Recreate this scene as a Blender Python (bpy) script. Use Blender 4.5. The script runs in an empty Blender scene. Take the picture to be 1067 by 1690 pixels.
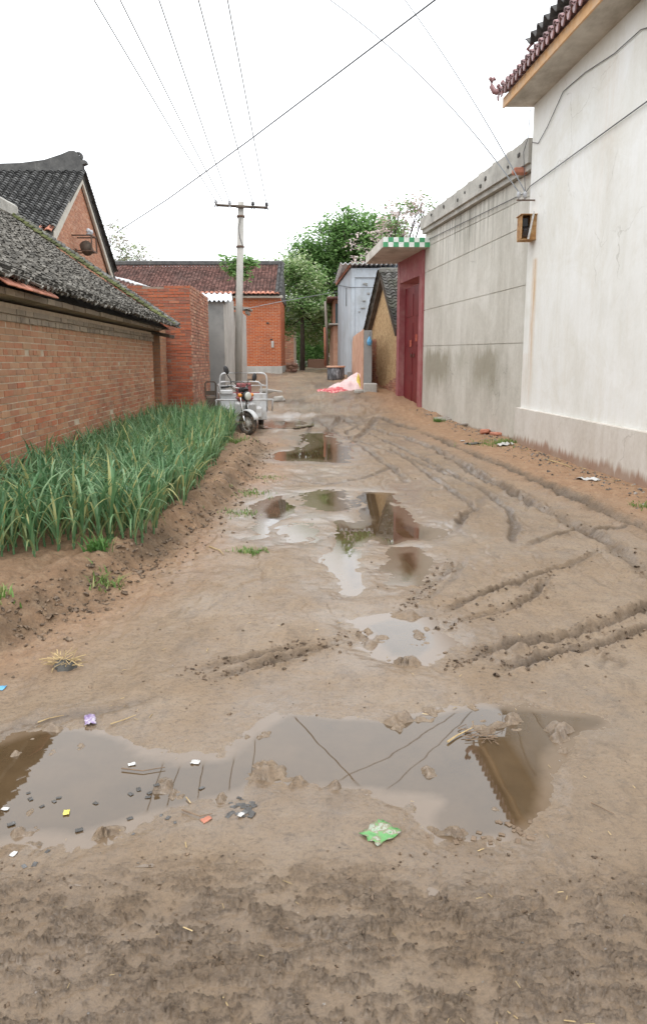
import bpy, math, random
import numpy as np
from mathutils import Vector, Matrix
R = math.radians
rng = random.Random(7)
SC = bpy.context.scene
COL = SC.collection

# ------------------------------------------------------------ camera, world, sun, exposure
CAMZ = 1.55
PITCH = math.atan(205 / 1200)
cd = bpy.data.cameras.new('camera'); cam = bpy.data.objects.new('camera', cd); COL.objects.link(cam)
cam.location = (0, 0, CAMZ); cam.rotation_euler = (R(90) - PITCH, 0, 0)
cd.sensor_fit = 'HORIZONTAL'; cd.sensor_width = 24; cd.lens = 1200 / 1067 * 24
cd.shift_y = -45 / 1067; cd.clip_start = 0.05; cd.clip_end = 2000
SC.camera = cam
W = bpy.data.worlds.new('World'); SC.world = W; W.use_nodes = True
wn = W.node_tree.nodes; wl = W.node_tree.links; wn.clear()
sky = wn.new('ShaderNodeTexSky'); sky.sky_type = 'NISHITA'; sky.sun_disc = False
sky.sun_elevation = R(62); sky.sun_rotation = R(150); sky.dust_density = 4
hs = wn.new('ShaderNodeHueSaturation'); hs.inputs['Saturation'].default_value = 0.25
mx = wn.new('ShaderNodeMixRGB'); mx.inputs['Fac'].default_value = 0.8      # an even overcast veil over the blue sky
mx.inputs['Color2'].default_value = (14.6, 15.1, 15.6, 1)
bg = wn.new('ShaderNodeBackground'); bg.inputs['Strength'].default_value = 0.13
wo = wn.new('ShaderNodeOutputWorld')
wl.new(sky.outputs[0], hs.inputs['Color']); wl.new(hs.outputs[0], mx.inputs['Color1'])
wl.new(mx.outputs[0], bg.inputs['Color']); wl.new(bg.outputs[0], wo.inputs['Surface'])
sd = bpy.data.lights.new('sun', 'SUN'); sun = bpy.data.objects.new('sun', sd); COL.objects.link(sun)
sd.energy = 0.9; sd.angle = R(25); sd.color = (1, 0.96, 0.9)
sun.rotation_euler = (R(28), 0, R(150 + 180)); sun.location = (0, 0, 30)
SC.view_settings.view_transform = 'Standard'; SC.view_settings.look = 'None'
SC.view_settings.exposure = 0.22; SC.view_settings.gamma = 1
SC.view_settings.use_curve_mapping = False

# ------------------------------------------------------------ measuring: photograph pixel -> place
_c, _s = math.cos(PITCH), math.sin(PITCH)
def ray(x, y):
    a = (x - 533) / 1200; b = (800 - y) / 1200
    return a, _c + b * _s, -_s + b * _c
def P(x, y, Y):
    a, f, u = ray(x, y); t = Y / f
    return Vector((a * t, Y, CAMZ + u * t))
def base(Y):
    Y = np.asarray(Y, float)
    t = np.clip((Y - 15.5) / 17.5, 0, 1); t2 = np.clip((Y - 30) / 25, 0, 1)
    return t * t * (3 - 2 * t) * 1.0 + t2 * t2 * (3 - 2 * t2) * 0.12
def G(x, y, h=0.0):
    a, f, u = ray(x, y); z = h
    for _ in range(12):
        t = (CAMZ - z) / -u; z = h + float(base(f * t))
    return Vector((a * t, f * t, z))

# ------------------------------------------------------------ mesh builder
class MB:
    def __init__(s): s.v = []; s.f = []; s.m = []; s.mi = 0
    def add(s, vs, fs):
        o = len(s.v); s.v.extend([tuple(p) for p in vs])
        for f in fs: s.f.append(tuple(i + o for i in f)); s.m.append(s.mi)
    def hexa(s, p):      # p: 4 bottom ccw + 4 top ccw
        s.add(p, [(3, 2, 1, 0), (4, 5, 6, 7), (0, 1, 5, 4), (1, 2, 6, 5), (2, 3, 7, 6), (3, 0, 4, 7)])
    def box(s, c, d, rz=0.0, rx=0.0, ry=0.0):
        M = Matrix.Rotation(rz, 3, 'Z') @ Matrix.Rotation(ry, 3, 'Y') @ Matrix.Rotation(rx, 3, 'X')
        c = Vector(c); x, y, z = [k / 2 for k in d]
        s.hexa([c + M @ Vector(q) for q in ((-x, -y, -z), (x, -y, -z), (x, y, -z), (-x, y, -z), (-x, -y, z), (x, -y, z), (x, y, z), (-x, y, z))])
    def bbox(s, c, d, b=0.01, rz=0.0, rx=0.0, ry=0.0):   # chamfered box
        M = Matrix.Rotation(rz, 3, 'Z') @ Matrix.Rotation(ry, 3, 'Y') @ Matrix.Rotation(rx, 3, 'X')
        c = Vector(c); x, y, z = [k / 2 for k in d]; b = min(b, x * .9, y * .9, z * .9)
        vs = []
        for sx in (-1, 1):
            for sy in (-1, 1):
                for sz in (-1, 1):
                    vs += [(sx * x, sy * (y - b), sz * (z - b)), (sx * (x - b), sy * y, sz * (z - b)), (sx * (x - b), sy * (y - b), sz * z)]
        idx = lambda i, j, k, a: ((i * 2 + j) * 2 + k) * 3 + a
        fs = []
        for i in (0, 1):
            q = [idx(i, 0, 0, 0), idx(i, 1, 0, 0), idx(i, 1, 1, 0), idx(i, 0, 1, 0)]; fs.append(q if i else q[::-1])
            q = [idx(0, i, 0, 1), idx(1, i, 0, 1), idx(1, i, 1, 1), idx(0, i, 1, 1)]; fs.append(q[::-1] if i else q)
            q = [idx(0, 0, i, 2), idx(1, 0, i, 2), idx(1, 1, i, 2), idx(0, 1, i, 2)]; fs.append(q if i else q[::-1])
        for i in (0, 1):
            for j in (0, 1):
                fs.append([idx(i, j, 0, 0), idx(i, j, 1, 0), idx(i, j, 1, 1), idx(i, j, 0, 1)])
                fs.append([idx(i, 0, j, 0), idx(i, 1, j, 0), idx(i, 1, j, 2), idx(i, 0, j, 2)])
                fs.append([idx(0, i, j, 1), idx(1, i, j, 1), idx(1, i, j, 2), idx(0, i, j, 2)])
                for k in (0, 1): fs.append([idx(i, j, k, 0), idx(i, j, k, 1), idx(i, j, k, 2)])
        s.add([c + M @ Vector(v) for v in vs], fs)
    def tube(s, pts, r, n=6, cap=True, r2=None):
        pts = [Vector(p) for p in pts]; N = len(pts); vs = []; up = None
        for i, p in enumerate(pts):
            t = (pts[min(i + 1, N - 1)] - pts[max(i - 1, 0)]).normalized()
            if up is None: up = Vector((0, 0, 1)) if abs(t.z) < .9 else Vector((1, 0, 0))
            a = t.cross(up).normalized(); b = t.cross(a).normalized(); up = -b if False else up
            rr = r if r2 is None else r + (r2 - r) * i / (N - 1)
            if isinstance(r, (list, tuple)): rr = r[i]
            vs += [p + (a * math.cos(k * 2 * math.pi / n) + b * math.sin(k * 2 * math.pi / n)) * rr for k in range(n)]
        fs = [(i * n + k, i * n + (k + 1) % n, (i + 1) * n + (k + 1) % n, (i + 1) * n + k) for i in range(N - 1) for k in range(n)]
        if cap: fs += [tuple(range(n))[::-1], tuple(range((N - 1) * n, N * n))]
        s.add(vs, fs)
    def lathe(s, c, prof, n=16, ax='z', M=None):   # prof: (r, h)
        c = Vector(c); vs = []
        for r, h in prof:
            for k in range(n):
                a = k * 2 * math.pi / n
                v = Vector((r * math.cos(a), r * math.sin(a), h)) if ax == 'z' else Vector((h, r * math.cos(a), r * math.sin(a)))
                if M is not None: v = M @ v
                vs.append(c + v)
        N = len(prof)
        fs = [(i * n + k, i * n + (k + 1) % n, (i + 1) * n + (k + 1) % n, (i + 1) * n + k) for i in range(N - 1) for k in range(n)]
        if prof[0][0] > 1e-4: fs.append(tuple(range(n))[::-1])
        if prof[-1][0] > 1e-4: fs.append(tuple(range((N - 1) * n, N * n)))
        s.add(vs, fs)
    def torus(s, c, R0, r, n=28, m=8, M=None):     # axis x
        c = Vector(c); vs = []
        for i in range(n):
            a = i * 2 * math.pi / n
            for j in range(m):
                b = j * 2 * math.pi / m
                v = Vector((r * math.sin(b) * 1.1, (R0 + r * math.cos(b)) * math.cos(a), (R0 + r * math.cos(b)) * math.sin(a)))
                if M is not None: v = M @ v
                vs.append(c + v)
        s.add(vs, [(i * m + j, i * m + (j + 1) % m, ((i + 1) % n) * m + (j + 1) % m, ((i + 1) % n) * m + j) for i in range(n) for j in range(m)])
    def prism(s, poly, off):    # extrude a polygon by a vector
        off = Vector(off); n = len(poly); a = [Vector(p) for p in poly]; b = [p + off for p in a]
        s.add(a + b, [tuple(range(n))[::-1], tuple(range(n, 2 * n))] + [(i, (i + 1) % n, n + (i + 1) % n, n + i) for i in range(n)])
    def quad(s, *p): s.add(p, [tuple(range(len(p)))])
    def build(s, name, mats, parent=None, smooth=False, world=True, loc=None):
        me = bpy.data.meshes.new(name)
        o = bpy.data.objects.new(name, me); COL.objects.link(o)
        off = Vector((0, 0, 0))
        if parent is not None:
            o.parent = parent
            if world: off = worldloc(parent)
        elif loc is not None:
            off = Vector(loc); o.location = off
        v = np.array(s.v, dtype=np.float32).reshape(-1, 3) - np.array(off, dtype=np.float32)
        me.from_pydata(v.tolist(), [], s.f)
        if not isinstance(mats, (list, tuple)): mats = [mats]
        for m in mats: me.materials.append(m)
        if len(mats) > 1: me.polygons.foreach_set('material_index', s.m)
        if smooth: me.polygons.foreach_set('use_smooth', [True] * len(s.f))
        me.update(); return o
def worldloc(o):
    l = Vector((0, 0, 0))
    while o is not None: l = l + o.location; o = o.parent
    return l
def tag(o, label, cat, group=None):
    o['label'] = label; o['category'] = cat
    if group: o['group'] = group
    return o
def thing(name, label, cat, loc=(0, 0, 0), group=None):
    o = bpy.data.objects.new(name, None); COL.objects.link(o); o.location = loc
    o.empty_display_size = .2
    return tag(o, label, cat, group)

# ------------------------------------------------------------ materials
def new_mat(name):
    m = bpy.data.materials.new(name); m.use_nodes = True
    nt = m.node_tree; nt.nodes.clear()
    o = nt.nodes.new('ShaderNodeOutputMaterial'); b = nt.nodes.new('ShaderNodeBsdfPrincipled')
    nt.links.new(b.outputs[0], o.inputs['Surface'])
    return m, nt, b
def c4(c): return (c[0], c[1], c[2], 1)
class NT:
    def __init__(s, nt): s.nt = nt
    def n(s, t, **kw):
        x = s.nt.nodes.new(t)
        for k, v in kw.items():
            if k.startswith('i_'): x.inputs[k[2:].replace('_', ' ')].default_value = v
            else: setattr(x, k, v)
        return x
    def l(s, a, b): s.nt.links.new(a, b)
    def coord(s, scale=(1, 1, 1), kind='Object'):
        t = s.n('ShaderNodeNewGeometry'); m = s.n('ShaderNodeMapping'); m.inputs['Scale'].default_value = scale
        s.l(t.outputs['Position'], m.inputs['Vector']); return m.outputs[0]
    def noise(s, vec, scale, detail=4, rough=.6, dist=0):
        x = s.n('ShaderNodeTexNoise'); x.inputs['Scale'].default_value = scale; x.inputs['Detail'].default_value = detail
        x.inputs['Roughness'].default_value = rough; x.inputs['Distortion'].default_value = dist
        if vec is not None: s.l(vec, x.inputs['Vector'])
        return x.outputs['Fac']
    def ramp(s, fac, stops):
        x = s.n('ShaderNodeValToRGB'); e = x.color_ramp.elements
        while len(e) < len(stops): e.new(.5)
        for k, (p, c) in zip(e, stops):
            k.position = p; k.color = c4(c) if isinstance(c, (tuple, list)) else (c, c, c, 1)
        s.l(fac, x.inputs[0]); return x.outputs[0]
    def mix(s, fac, a, b, mode='MIX'):
        x = s.n('ShaderNodeMixRGB'); x.blend_type = mode
        for inp, v in (('Fac', fac), ('Color1', a), ('Color2', b)):
            if isinstance(v, (int, float)): x.inputs[inp].default_value = v if inp == 'Fac' else (v, v, v, 1)
            elif isinstance(v, (tuple, list)): x.inputs[inp].default_value = c4(v)
            else: s.l(v, x.inputs[inp])
        return x.outputs[0]
    def math(s, op, a, b=0.0, clamp=False):
        x = s.n('ShaderNodeMath'); x.operation = op; x.use_clamp = clamp
        for i, v in enumerate((a, b)):
            if isinstance(v, (int, float)): x.inputs[i].default_value = v
            else: s.l(v, x.inputs[i])
        return x.outputs[0]
    def bump(s, h, strength, dist, bsdf, prev=None):
        x = s.n('ShaderNodeBump'); x.inputs['Strength'].default_value = strength; x.inputs['Distance'].default_value = dist
        s.l(h, x.inputs['Height'])
        if prev is not None: s.l(prev, x.inputs['Normal'])
        if bsdf is not None: s.l(x.outputs[0], bsdf.inputs['Normal'])
        return x.outputs[0]
def surf(name, stops, scale=3, rough=.85, bump=.3, bscale=30, bdist=.01, stretch=(1, 1, 1), island=0.0, metal=0, spec=.5, detail=5, dirt=None):
    """noise-mottled surface; island varies each separate piece; dirt = (colour, amount, scale, stretch)"""
    m, nt, b = new_mat(name); N = NT(nt)
    v = N.coord(stretch); f = N.noise(v, scale, detail, .65)
    col = N.ramp(f, stops)
    if dirt:
        dv = N.coord(dirt[3] if len(dirt) > 3 else (1, 1, 1)); df = N.noise(dv, dirt[2], 5, .7)
        col = N.mix(N.math('MULTIPLY', N.ramp(df, [(.45, 0.), (.7, 1.)]), dirt[1]), col, dirt[0])
    if island:
        g = N.n('ShaderNodeNewGeometry')
        k = N.math('ADD', N.math('MULTIPLY', g.outputs['Random Per Island'], island * 2), 1 - island)
        col = N.mix(1.0, col, k, 'MULTIPLY')
    N.l(col, b.inputs['Base Color']); b.inputs['Roughness'].default_value = rough
    b.inputs['Metallic'].default_value = metal; b.inputs['Specular IOR Level'].default_value = spec
    if bump: N.bump(N.noise(N.coord(), bscale, 4, .7), bump, bdist, b)
    return m
def plain(name, c, rough=.5, metal=0):
    return surf(name, [(.3, tuple(k * .85 for k in c)), (.7, tuple(min(1, k * 1.1) for k in c))], 12, rough, .15, 60, .003, metal=metal)

def brick_mat(name, cols, stain=(.06, .05, .045), stain_amt=.5, pale=(.5, .42, .33), pale_amt=.35, zpale=None):
    """colour picked per brick, plus soot and lime bloom"""
    m, nt, b = new_mat(name); N = NT(nt)
    g = N.n('ShaderNodeNewGeometry'); n = len(cols)
    col = N.ramp(g.outputs['Random Per Island'], [(i / (n - 1), c) for i, c in enumerate(cols)])
    v = N.coord(); f1 = N.noise(v, 22, 4, .7)
    col = N.mix(N.ramp(f1, [(.4, .0), (.75, pale_amt)]), col, pale)
    f2 = N.noise(v, 1.3, 5, .7)
    col = N.mix(N.math('MULTIPLY', N.ramp(f2, [(.48, 0.), (.72, 1.)]), stain_amt), col, stain)
    if zpale:   # a weathered, dusty upper half: (z0, z1, colour, amount)
        sx = N.n('ShaderNodeSeparateXYZ'); N.l(v, sx.inputs[0])
        r = N.n('ShaderNodeMapRange'); N.l(sx.outputs['Z'], r.inputs[0]); r.inputs[1].default_value = zpale[0]; r.inputs[2].default_value = zpale[1]
        k = N.math('MULTIPLY', r.outputs[0], N.ramp(N.noise(v, 2.2, 5, .7), [(.25, .35), (.6, zpale[3])]))
        col = N.mix(k, col, zpale[2])
    N.l(col, b.inputs['Base Color']); b.inputs['Roughness'].default_value = .92
    N.bump(N.noise(v, 90, 4, .7), .5, .006, b)
    return m
M = {}
M['brick_old'] = brick_mat('old_brick', [(.44, .18, .09), (.38, .13, .06), (.46, .24, .13), (.42, .11, .045), (.43, .21, .11), (.33, .14, .08), (.47, .25, .14), (.44, .14, .065)], pale=(.5, .37, .26), pale_amt=.3, stain_amt=.35, zpale=(1.1, 2.1, (.43, .31, .20), .5))
M['brick_red'] = brick_mat('red_brick', [(.42, .105, .045), (.33, .085, .04), (.47, .13, .055), (.38, .09, .04), (.28, .09, .055), (.44, .15, .08)], stain_amt=.4, pale_amt=.25)
M['brick_side'] = brick_mat('salmon_brick', [(.5, .22, .13), (.38, .14, .08), (.56, .32, .21), (.3, .12, .08), (.47, .2, .12)], stain_amt=.45, pale_amt=.25)
M['brick_house'] = brick_mat('orange_brick', [(.44, .18, .10), (.5, .22, .12), (.38, .15, .085), (.46, .2, .115), (.52, .27, .17)], stain_amt=.25, pale_amt=.3)
M['brick_orange'] = brick_mat('bright_brick', [(.5, .125, .04), (.44, .105, .035), (.54, .15, .05), (.48, .12, .045), (.4, .11, .05)], stain_amt=.15, pale=(.6, .45, .3), pale_amt=.15)
M['brick_dark'] = brick_mat('dark_brick', [(.22, .12, .085), (.27, .15, .1), (.2, .1, .07)], stain_amt=.4, pale_amt=.1)
M['mortar_warm'] = surf('warm_mortar', [(.3, (.42, .33, .24)), (.7, (.6, .5, .38))], 9, .95, .6, 60, .01)
M['mortar_grey'] = surf('grey_mortar', [(.3, (.25, .18, .14)), (.7, (.36, .28, .22))], 9, .95, .6, 60, .01)
M['tile_grey'] = surf('grey_clay_tile', [(.3, (.075, .072, .068)), (.55, (.14, .135, .125)), (.75, (.25, .24, .22))], 7, .9, .6, 60, .008, island=.4, dirt=((.10, .11, .05), .5, 2.5))
M['tile_dark'] = surf('dark_clay_tile', [(.3, (.05, .05, .05)), (.6, (.10, .098, .094)), (.8, (.2, .195, .185))], 5, .9, .5, 50, .008, island=.55)
M['tile_moss'] = surf('mossy_tile', [(.3, (.07, .08, .03)), (.6, (.12, .13, .05)), (.8, (.16, .15, .10))], 9, .95, .7, 60, .01, island=.3)
M['tile_old'] = surf('weathered_fish_scale_tile', [(.3, (.085, .08, .07)), (.5, (.155, .145, .128)), (.72, (.29, .275, .245))], 9, .95, .7, 60, .01, island=.45, dirt=((.07, .06, .045), .75, 3.2))
M['tile_red'] = surf('red_clay_tile', [(.3, (.36, .13, .08)), (.7, (.55, .25, .17))], 7, .85, .4, 50, .006, island=.3)
M['tile_brown'] = surf('brown_flat_tile', [(.3, (.12, .06, .05)), (.55, (.17, .09, .075)), (.8, (.22, .13, .11))], 3, .95, .4, 40, .006, island=.4, dirt=((.07, .06, .055), .65, .8), spec=.2)
M['tile_glazed'] = surf('glazed_maroon_tile', [(.3, (.17, .07, .07)), (.7, (.36, .2, .2))], 14, .35, .3, 40, .004, island=.3)
M['soot'] = surf('soot_and_hole_shade', [(.3, (.04, .038, .035)), (.7, (.10, .095, .085))], 5, .95, .6, 40, .01)  # soot on roof decks; on hole and slot blocks, painted inner shade
M['cement'] = surf('grey_cement', [(.3, (.23, .235, .23)), (.5, (.31, .31, .30)), (.7, (.40, .395, .38))], 2.2, .9, .35, 25, .01, dirt=((.16, .16, .155), .4, 1.1))
M['cement_light'] = surf('light_cement', [(.3, (.4, .39, .36)), (.7, (.56, .54, .5))], 3, .9, .4, 25, .01, dirt=((.25, .23, .2), .5, 1.6, (1, 1, .4)))
M['lime_blue'] = surf('pale_blue_limewash', [(.3, (.40, .45, .50)), (.6, (.50, .55, .60)), (.8, (.58, .61, .64))], 1.4, .9, .25, 20, .008, stretch=(1, 1, .35), dirt=((.30, .31, .31), .7, 2.0, (1.5, 1.5, .6)))
M['coping'] = surf('cast_coping', [(.3, (.36, .345, .31)), (.7, (.52, .5, .45))], 3, .92, .5, 30, .012, dirt=((.16, .15, .13), .6, 2.0))
M['verge'] = surf('cream_verge_plaster', [(.3, (.5, .47, .4)), (.7, (.64, .6, .52))], 3, .9, .3, 25, .008, dirt=((.2, .18, .15), .5, 3))
M['wood_dark'] = surf('dark_weathered_wood', [(.3, (.05, .035, .025)), (.7, (.13, .10, .075))], 5, .85, .5, 40, .01, stretch=(1, 1, .2))
M['wood_grey'] = surf('grey_weathered_wood', [(.3, (.2, .17, .14)), (.7, (.36, .32, .28))], 5, .85, .5, 40, .01, stretch=(1, 1, .2))
M['orange_band'] = surf('peeling_orange_paint', [(.3, (.58, .32, .13)), (.6, (.70, .42, .20)), (.8, (.76, .52, .32))], 6, .7, .2, 30, .004, dirt=((.5, .45, .38), .5, 5))
M['soffit'] = surf('stained_soffit_plaster', [(.3, (.46, .43, .38)), (.6, (.60, .57, .51)), (.8, (.68, .65, .6))], 2.5, .9, .3, 20, .006, dirt=((.24, .2, .15), .7, 1.8, (1, .4, 1)))
M['asbestos_dark'] = surf('dark_corrugated_sheet', [(.3, (.035, .034, .033)), (.7, (.085, .08, .078))], 4, .85, .4, 30, .006, dirt=((.3, .29, .28), .35, 9))
M['asbestos_white'] = surf('white_corrugated_sheet', [(.3, (.62, .64, .66)), (.7, (.8, .82, .84))], 4, .75, .3, 30, .006, dirt=((.3, .3, .29), .6, 5))
M['cloth_pink'] = surf('pale_pink_sheet', [(.3, (.62, .42, .42)), (.7, (.8, .64, .62))], 5, .9, .2, 60, .004)
M['cloth_red'] = surf('red_cloth', [(.3, (.5, .05, .07)), (.5, (.62, .12, .14)), (.62, (.75, .5, .45)), (.75, (.55, .06, .08))], 14, .9, .2, 60, .004)
M['cloth_yellow'] = surf('yellow_cloth', [(.3, (.55, .42, .06)), (.7, (.75, .62, .15))], 8, .9, .2, 60, .004)
M['plastic_green'] = surf('green_wrapper', [(.3, (.05, .2, .05)), (.48, (.13, .34, .11)), (.54, (.2, .16, .1)), (.62, (.36, .4, .32)), (.7, (.09, .26, .08))], 30, .35, .4, 40, .006)
M['plastic_purple'] = surf('purple_wrapper', [(.35, (.14, .08, .2)), (.5, (.3, .22, .38)), (.6, (.55, .5, .55))], 30, .35, .4, 60, .006)
M['plastic_white'] = surf('white_plastic', [(.3, (.42, .41, .39)), (.6, (.66, .66, .65))], 20, .4, .4, 60, .006, dirt=((.35, .27, .2), .5, 30))
M['plastic_blue'] = surf('blue_plastic', [(.3, (.05, .25, .5)), (.7, (.2, .5, .75))], 20, .4, .4, 60, .006)
M['plastic_yellow'] = surf('yellow_plastic', [(.3, (.6, .48, .05)), (.7, (.8, .7, .2))], 20, .4, .4, 60, .006)
M['plastic_dark'] = surf('sodden_dark_scrap', [(.3, (.04, .035, .03)), (.55, (.085, .08, .075)), (.75, (.2, .2, .2))], 30, .45, .4, 60, .006, island=.5)
M['straw'] = surf('dry_straw', [(.3, (.3, .2, .09)), (.7, (.5, .38, .2))], 20, .8, .2, 60, .002, island=.4)
M['twig'] = surf('brown_twig', [(.3, (.12, .08, .05)), (.7, (.24, .16, .1))], 20, .8, .2, 60, .002, island=.4)
M['pebble'] = surf('pebble', [(.3, (.12, .1, .09)), (.7, (.34, .3, .26))], 20, .7, .3, 60, .002, island=.6)
M['clod'] = surf('wet_mud_clod', [(.3, (.12, .078, .046)), (.7, (.21, .145, .094))], 20, .6, .6, 60, .006, island=.3)
M['bark'] = surf('bark', [(.3, (.05, .04, .032)), (.7, (.12, .10, .08))], 6, .9, .6, 30, .02, stretch=(1, 1, .25))
M['wire'] = plain('black_wire', (.05, .05, .055), .6)
M['wire_grey'] = plain('aluminium_wire', (.22, .23, .24), .5)
M['iron'] = surf('rusty_iron', [(.3, (.06, .045, .04)), (.6, (.14, .08, .05)), (.8, (.25, .12, .06))], 20, .75, .4, 60, .004)
M['porcelain'] = plain('grey_porcelain', (.45, .46, .48), .25)
M['white_metal'] = surf('white_enamel', [(.3, (.50, .51, .51)), (.6, (.62, .63, .64)), (.8, (.68, .69, .70))], 4, .4, .1, 40, .002, dirt=((.3, .25, .19), .5, 6))
M['black_plastic'] = plain('black_plastic', (.025, .025, .027), .45)
M['chrome'] = plain('chrome', (.6, .6, .6), .22, 1)
M['rubber'] = surf('muddy_rubber', [(.3, (.035, .03, .027)), (.5, (.06, .05, .04)), (.7, (.22, .15, .10))], 14, .85, .4, 60, .006)
M['amber'] = plain('amber_lens', (.75, .25, .03), .25)
M['lens'] = plain('clear_lens', (.55, .56, .5), .12)
M['maroon_seat'] = plain('maroon_vinyl', (.25, .07, .07), .5)
M['glass_dark'] = plain('dark_glass', (.02, .025, .03), .1)
M['pole_cement'] = surf('pole_concrete', [(.3, (.36, .35, .32)), (.7, (.5, .48, .44))], 4, .9, .3, 30, .006, stretch=(1, 1, .3), dirt=((.2, .18, .15), .4, 2, (1, 1, .2)))
M['gate_frame'] = surf('pinkish_red_gate_paint', [(.3, (.27, .07, .075)), (.6, (.34, .10, .105)), (.8, (.4, .17, .17))], 3, .7, .2, 30, .004, dirt=((.45, .3, .26), .35, 2.2))
M['gate_red'] = surf('dark_red_gate_paint', [(.3, (.13, .008, .012)), (.7, (.19, .014, .018))], 2, .45, .1, 20, .003)
M['tile_check_w'] = plain('white_ceramic', (.7, .74, .7), .3)
M['tile_check_g'] = plain('green_ceramic', (.06, .3, .13), .3)
M['pink_plaster'] = surf('pink_orange_plaster', [(.3, (.5, .27, .18)), (.7, (.66, .42, .3))], 3, .92, .3, 25, .006, dirt=((.35, .2, .14), .4, 2))
M['green_door'] = plain('dark_window', (.03, .05, .05), .2)

def leaf_mat(name, cols, trans=.35, rough=.55):
    m, nt, b = new_mat(name); N = NT(nt)
    g = N.n('ShaderNodeNewGeometry'); n = len(cols)
    col = N.ramp(g.outputs['Random Per Island'], [(i / max(1, n - 1), c) for i, c in enumerate(cols)])
    N.l(col, b.inputs['Base Color']); b.inputs['Roughness'].default_value = rough
    b.inputs['Specular IOR Level'].default_value = .35
    t = N.n('ShaderNodeBsdfTranslucent'); N.l(col, t.inputs['Color'])
    x = N.n('ShaderNodeMixShader'); x.inputs[0].default_value = trans
    N.l(b.outputs[0], x.inputs[1]); N.l(t.outputs[0], x.inputs[2])
    N.l(x.outputs[0], [q for q in nt.nodes if q.type == 'OUTPUT_MATERIAL'][0].inputs['Surface'])
    return m
M['leaf_garlic'] = leaf_mat('garlic_leaf', [(.09, .19, .085), (.14, .27, .12), (.20, .34, .17), (.11, .23, .10), (.31, .44, .25), (.15, .29, .12), (.22, .36, .15), (.08, .18, .08), (.55, .52, .22)], .35, .38)
M['leaf_tree'] = leaf_mat('tree_leaf', [(.13, .24, .08), (.20, .35, .12), (.28, .44, .17), (.15, .28, .09)], .55)  # greens lightened so the colour carries distance haze
M['leaf_pale'] = leaf_mat('locust_leaf', [(.26, .37, .14), (.38, .48, .22), (.48, .56, .32), (.18, .29, .10), (.8, .82, .64)], .5)
M['leaf_blossom'] = leaf_mat('paulownia_blossom', [(.72, .58, .58), (.8, .7, .69), (.62, .48, .47), (.42, .36, .28)], .5)
M['leaf_dim'] = leaf_mat('far_twig_leaf', [(.3, .25, .22), (.4, .34, .3), (.2, .24, .12), (.5, .42, .4)], .3)
M['grass'] = leaf_mat('grass_blade', [(.09, .19, .04), (.14, .26, .06), (.2, .3, .09), (.34, .32, .14)], .3)
M['rape'] = leaf_mat('weed_leaf', [(.07, .17, .04), (.12, .24, .06)], .3)

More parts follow.
